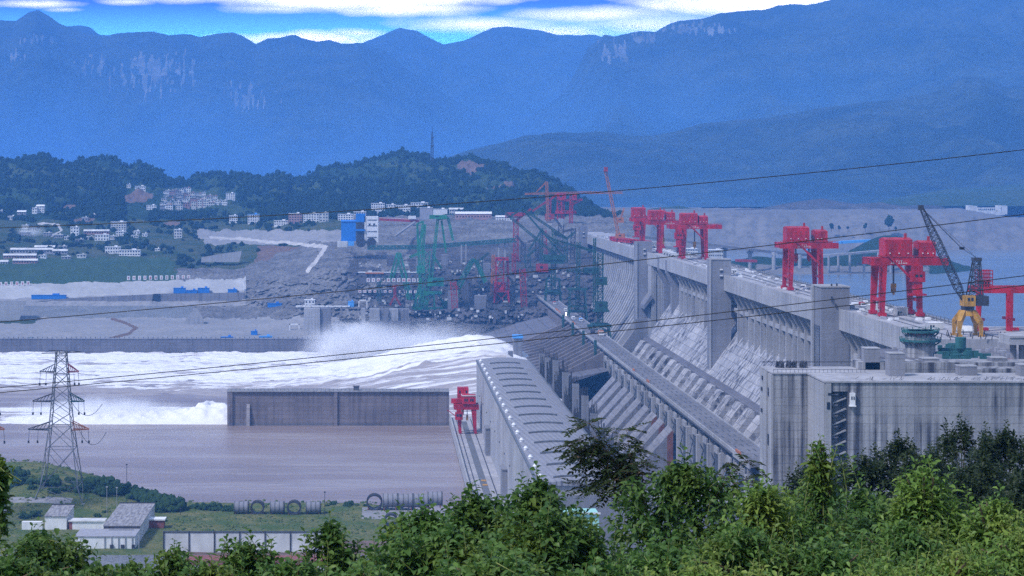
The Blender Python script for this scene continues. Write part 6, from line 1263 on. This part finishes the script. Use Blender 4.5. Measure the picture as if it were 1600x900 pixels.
def shoots(tips, dirs, slen, nl, leaf, wr, droop, rg, stiff=.5):
    n = len(tips); k = np.arange(nl); P = []; Dd = []; Ls = []
    for a, d in zip(tips, dirs):
        d = d/np.linalg.norm(d); t_ = (k+.5)/nl; az = k*2.4+rg.random()*6; e = np.cross(d, [0.3, .2, 1]); e /= np.linalg.norm(e)+1e-9; f_ = np.cross(d, e)
        out_ = np.cos(az)[:, None]*e+np.sin(az)[:, None]*f_; inc = (.35+.95*t_)[:, None]
        P.append(a-d*slen*(1-t_)[:, None]+out_*.01); Dd.append(out_*(1.15-.55*t_)[:, None]+d*inc*stiff+rg.normal(0, .18, (nl, 3))); Ls.append(leaf*(1.1-.5*t_)*(.75+.5*rg.random(nl)))
    P = np.concatenate(P); Dd = np.concatenate(Dd); Ls = np.concatenate(Ls); return leaves(P, Dd, Ls, Ls*wr, droop*(.5+rg.random(len(Ls))), rg)
def tree(cx, top, hw, D, label, lm='leaf_mid', leaf=.17, wr=.42, n=110, slen=.45, nl=13, bottom=960, droop=.35, up=.8, seed=0, shape=1.0, name='tree', spike=None, trunk=True, cat='tree', taper=.55):
    rg = np.random.default_rng(seed+100); k_ = D/F; X0 = XX(cx, D); zt = ZZ(top, D); zb = ZZ(bottom, D); H = zt-zb; R_ = hw*k_; zg = hillz(X0, D)-.5
    c = thing(name, label, cat, (X0, D, min(zg, zb-1)))
    # crown: an uneven leafy dome with upright leader shoots standing out of it
    tips = []; dirs = []; ph = rg.random(6)*6.28
    def env(a, zf): return (1-zf**3.4)**.5*(1+.22*math.sin(2*a+ph[0])+.16*math.sin(3*a+ph[1]+zf*5)+.12*math.sin(5*a+ph[2]-zf*9))
    R_ *= 1.32; Hd = min(H, R_*2.6*max(.7, taper)); lob = []
    for i in range(n):
        a = rg.random()*6.28; zf = 1-rg.random()**1.15; e_ = env(a, zf); rr = R_*e_*(.35+.65*math.sqrt(rg.random())); below = rg.random() < .45*(H > Hd)
        if below: rr = R_*(.5+.6*rg.random()); p = np.array([X0+rr*math.cos(a), D+rr*math.sin(a)*.7, zb+(H-Hd)*rg.random()+.15*Hd])
        else: p = np.array([X0+rr*math.cos(a), D+rr*math.sin(a)*.8, zt-.12*R_-Hd+Hd*zf*.93])
        tips.append(p); dirs.append(np.array([math.cos(a)*(1-zf*.5), math.sin(a)*(1-zf*.5), up])+rg.normal(0, .28, 3))
        if i % 12 == 0: lob.append((p[0], p[1], p[2], 0))
    for i in range(int(7+R_*7)):
        a = rg.random()*6.28; rr = R_*.85*math.sqrt(rg.random()); zt_ = zt-(rr/R_)**2*Hd*.3-rg.random()*.2*Hd; 
        if i == 0: rr = 0; zt_ = zt
        for j in range(3): tips.append(np.array([X0+rr*math.cos(a)+.03*j, D+rr*math.sin(a)*.8, zt_-j*slen*.62])); dirs.append(np.array([rg.normal(0, .18), rg.normal(0, .18), 1.2]))
    if spike:
        for s_ in range(spike[0]): tips.append(np.array([X0+rg.normal(0, spike[1]), D+rg.normal(0, .1), zt-.02-rg.random()*H*spike[2]])); dirs.append(np.array([rg.normal(0, .3), rg.normal(0, .3), 1.4]))
    V, Fc = shoots(tips, dirs, slen, nl, leaf*(1.22 if D < 60 else 1), wr, droop, rg)
    mesh_obj('crown', V, Fc, M[lm], c)
    q = MB(); base = (X0, D, min(zg, zb-1)); fork = (X0+rg.normal(0, .05), D, zb+H*.35); q.tube(base, fork, .10*max(1, R_*.6), .05, 8)
    for l_ in lob[:9]: mid = ((fork[0]+l_[0])/2+rg.normal(0, .05), (fork[1]+l_[1])/2, (fork[2]*.45+l_[2]*.55)); q.tube(fork, mid, .035, .024, 6); q.tube(mid, (l_[0], l_[1], l_[2]+l_[3]*.4), .024, .01, 6)
    tro = q.build('trunk', M['bark'], c)
    q = MB(); st = rg.permutation(len(tips))[:min(160, len(tips))]
    for i in st: d = dirs[i]/np.linalg.norm(dirs[i]); a = tips[i]-d*slen; q.tube(tuple(a-d*.12), tuple(tips[i]), .009, .004, 4, cap=False)
    q.build('twigs', M['stem'], c); return c
TS = [ # cx, top, halfwidth px, distance, label, material, n, kwargs
 (-14, 704, 15, 31, 'leafy branch tip hanging at the left edge level with the pylon foot', 'leaf_dark', 34, dict(wr=.5)),
 (62, 812, 78, 33, 'broad leaved tree with drooping shoots in the lower left corner', 'leaf_dark', 190, dict(wr=.48, leaf=.15)),
 (150, 872, 60, 30, 'low treetop below the small white shed', 'leaf_dark', 90, dict(wr=.48)),
 (205, 868, 50, 36, 'low leafy treetop in front of the large warehouse', 'leaf_mid', 80, dict()),
 (272, 842, 44, 35, 'treetop rising right of the warehouse corner', 'leaf_mid', 100, dict()),
 (330, 868, 50, 32, 'low bushy treetop below the brick bed', 'leaf_mid', 90, dict()),
 (388, 826, 46, 35, 'treetop before the white panelled wall, left one', 'leaf_mid', 110, dict()),
 (455, 862, 56, 31, 'low treetop between two taller ones before the panelled wall', 'leaf_mid', 100, dict()),
 (517, 798, 48, 36, 'slender treetop with dark leafy head before the panelled wall', 'leaf_dark', 130, dict(wr=.5, taper=.9)),
 (590, 848, 46, 33, 'low treetop left of the big central thicket', 'leaf_dark', 90, dict(wr=.5)),
 (655, 775, 72, 34, 'left tree of the big central thicket below the large pipes', 'leaf_mid', 230, dict(wr=.5)),
 (742, 752, 66, 36, 'second tree of the central thicket below the platform rails', 'leaf_dark', 220, dict(wr=.5)),
 (838, 726, 66, 34, 'tall tree of the central thicket reaching over the powerhouse wall', 'leaf_dark', 240, dict(wr=.52, taper=.85, leaf=.16)),
 (905, 800, 66, 37, 'tree filling the gap below the mint shed', 'leaf_dark', 170, dict(wr=.5)),
 (770, 850, 110, 29, 'wide low treetop at the bottom below the central thicket', 'leaf_mid', 210, dict(wr=.48)),
 (950, 868, 80, 28, 'low bright treetop at the bottom centre', 'leaf_mid', 150, dict(wr=.45)),
 (1068, 696, 98, 40, 'full conical tree at centre in front of the trestle bridge', 'leaf_dark', 430, dict(wr=.46, taper=.7, up=.5)),
 (1030, 830, 90, 30, 'bushy treetop below the conical tree', 'leaf_mid', 200, dict(wr=.42)),
 (1196, 736, 52, 33, 'upright shrub with long leaves left of the pinnacle shoot', 'leaf_light', 170, dict(wr=.34, leaf=.17, up=1.3)),
 (1283, 680, 17, 34, 'thin tall leafy shoot rising against the streaked concrete', 'leaf_mid', 42, dict(wr=.36, leaf=.15, taper=1.4, up=1.2, spike=(9, .16, .28))),
 (1255, 742, 74, 36, 'dense shrub behind the thin tall shoot', 'leaf_mid', 260, dict(wr=.36, leaf=.16, up=1.1)),
 (1345, 738, 84, 38, 'dark green shrub below the zigzag stair', 'leaf_dark', 260, dict(wr=.38, leaf=.16, up=1.0)),
 (1445, 712, 62, 33, 'large long leaved shrub with bright tips before the dark trees', 'leaf_light', 210, dict(wr=.34, leaf=.18, up=1.2, taper=.8)),
 (1420, 790, 100, 31, 'broad shrub below the bright tipped one', 'leaf_mid', 280, dict(wr=.36, leaf=.16, up=1.1)),
 (1560, 752, 84, 32, 'bright shrub near the right edge', 'leaf_light', 280, dict(wr=.36, leaf=.15, up=1.0)),
 (1610, 800, 90, 29, 'leafy shrub cut by the right edge', 'leaf_light', 200, dict(wr=.36, leaf=.14)),
 (1160, 800, 90, 28, 'low shrub right of the conical tree', 'leaf_mid', 210, dict(wr=.38, leaf=.14)),
 (1290, 820, 110, 28, 'long leaved shrub in the lower right middle', 'leaf_mid', 260, dict(wr=.38, leaf=.15, up=1.1)),
 (1390, 862, 90, 25, 'yellow green shrub at the bottom right of centre', 'leaf_light', 180, dict(wr=.36, leaf=.13, up=1.1)),
 (1500, 845, 90, 27, 'yellow green shrub at the bottom near the right corner', 'leaf_light', 200, dict(wr=.36, leaf=.13)),
 (700, 800, 120, 32, 'wide treetop filling the left middle of the central thicket', 'leaf_mid', 240, dict(wr=.48)),
 (860, 775, 90, 33, 'wide treetop filling the right middle of the central thicket', 'leaf_dark', 220, dict(wr=.5)),
 (1225, 775, 80, 34, 'dense shrub below the upright long leaved one', 'leaf_mid', 220, dict(wr=.36, up=1.1)),
 (1380, 765, 90, 35, 'dense shrub filling the slope beneath the dark trees', 'leaf_mid', 240, dict(wr=.36, up=1.1)),
 (1500, 790, 90, 33, 'green shrub between the two bright right hand shrubs', 'leaf_mid', 240, dict(wr=.38, up=1.0)),
 (1330, 880, 130, 24, 'bright large leaved shrub at the very bottom of the right half', 'leaf_light', 150, dict(wr=.36, leaf=.13, up=1.0)),
 (1100, 862, 100, 26, 'low bright shrub at the bottom right of the conical tree', 'leaf_light', 150, dict(wr=.38, leaf=.13)),
 (560, 872, 70, 30, 'low treetop at the bottom left of the central thicket', 'leaf_mid', 110, dict(wr=.46)),
 (20, 860, 70, 28, 'low leafy treetop in the very bottom left corner', 'leaf_dark', 110, dict(wr=.48)),
]
for i, (cx, top, hw, D, lb_, lm, n, kw) in enumerate(TS):
    nm = 'shrub' if 'shrub' in lb_ else 'tree'; tree(cx, top, hw, D, lb_, lm, n=int(n*1.45), seed=i, name=nm, cat=nm, **kw)
# dark wood farther down the slope
for i, (cx, top, hw, D, l_) in enumerate([(1405, 672, 46, 120, 'round dark tree, leftmost before the streaked wall'), (1350, 700, 50, 118, 'low dark tree behind the long leaved shrubs'), (1502, 646, 54, 125, 'tallest dark tree before the streaked wall'), (1572, 656, 50, 118, 'dark tree between the tallest one and the right edge'), (1625, 664, 50, 122, 'dark tree cut by the right edge'),
                                         (1455, 690, 56, 112, 'dark tree between the round one and the tallest'), (1540, 700, 80, 105, 'broad dark tree below the tallest dark tree'), (1610, 730, 60, 100, 'low dark tree at the right edge above the bright shrub'), (1270, 712, 44, 125, 'low dark tree below the zigzag stair'), (1205, 752, 40, 122, 'dark bush left of the pale wall corner')]):
    tree(cx, top, hw, D, l_, 'leaf_deep', leaf=.34, wr=.5, n=330, slen=.7, nl=12, bottom=top+160, droop=.15, up=.7, seed=200+i, taper=.8)
# pinnate leaved tree
rg = np.random.default_rng(77); D = 42; k_ = D/F; c = thing('pinnate_tree', 'dark tree with feathery compound leaves reaching left over the powerhouse roof', 'tree', (XX(1012, D), D, 240))
LV = []; LF = []; off = 0; q = MB()
root = W(1012, 800, D); ends = [(896, 682), (912, 664), (922, 690), (965, 678), (908, 706), (935, 700), (950, 690), (930, 722), (950, 735), (972, 700), (996, 706), (985, 720), (948, 756), (925, 770), (940, 712), (990, 745), (962, 762), (955, 718), (935, 684), (950, 712), (975, 725), (1146, 722), (1150, 755), (972, 740), (985, 765), (1000, 730), (966, 748), (945, 740)]
for (ex, ey) in ends:
    far = ex > 1100; r0 = W(1100, 790, D) if far else root
    mid = W((600+ (r0[0]*F/D))*.5+ex*.5, 800*.45+ey*.55, D+rg.normal(0, .25)); q.tube(r0, mid, .014, .008, 6)
    for s_ in range(2):
        e = W(ex+rg.normal(0, 8), ey+rg.normal(0, 5), D+rg.normal(0, .4)); q.tube(mid, e, .007, .004, 4, cap=False)
        for r_ in range(4):
            a = rg.random()*6.28; dv = np.array([math.cos(a)-(.5 if ex < 960 else 0), math.sin(a)*.6, rg.normal(.0, .35)]); dv /= np.linalg.norm(dv); Lr = .46*(.7+.5*rg.random()); npair = 8
            P0 = []; Dd = []; sd_ = np.cross(dv, [0, 0, 1]); sd_ /= np.linalg.norm(sd_)
            for j in range(npair):
                t_ = (j+1)/npair; pp = np.array(e)+dv*Lr*t_+np.array([0, 0, -.12*t_*t_])
                for s2 in (-1, 1): P0.append(pp); Dd.append(sd_*s2+dv*.45+rg.normal(0, .08, 3))
            P0.append(np.array(e)+dv*Lr+np.array([0, 0, -.12])); Dd.append(dv); n_ = len(P0); Ln = np.full(n_, .125)*(.85+.3*rg.random(n_))
            V, Fc = leaves(np.array(P0), np.array(Dd), Ln, Ln*.42, np.full(n_, .2), rg); LV.append(V); LF.append(Fc+off); off += len(V); q.tube(tuple(e), tuple(np.array(e)+dv*Lr+np.array([0, 0, -.12])), .005, .003, 4, cap=False)
mesh_obj('crown', np.concatenate(LV), np.concatenate(LF), M['leaf_deep'], c); q.tube((XX(1020, D), D, 240), root, .09, .04, 8); q.build('trunk', M['bark'], c)
# undergrowth right at the foot of the trees
pts = []; rg = np.random.default_rng(5)
for k in range(1800):
    y = rg.uniform(70, 420); x = rg.uniform(-90, 190)*y/200; pts.append((x, y, hillz(x, y)+rg.random()*1.2))
tag(clumps('undergrowth', pts, 2.2, M['bush'], .9, 9), 'dense low undergrowth covering the slope below the near trees', 'undergrowth', kind='stuff')
# ================================================================ the air
hz = MB().box(-7600, 9600, -400, 17000, 58, 1560)
m = bpy.data.materials.new('haze_volume'); m.use_nodes = True; t = m.node_tree; t.nodes.clear(); o_ = t.nodes.new('ShaderNodeOutputMaterial'); pv = t.nodes.new('ShaderNodeVolumePrincipled')
pv.inputs['Color'].default_value = col4(HAZE_COLOR); pv.inputs['Density'].default_value = HAZE_DENSITY; pv.inputs['Absorption Color'].default_value = col4(HAZE_ABS); pv.inputs['Anisotropy'].default_value = -0.3; t.links.new(pv.outputs[0], o_.inputs['Volume'])
tag(hz.build('haze', m), kind='stuff')
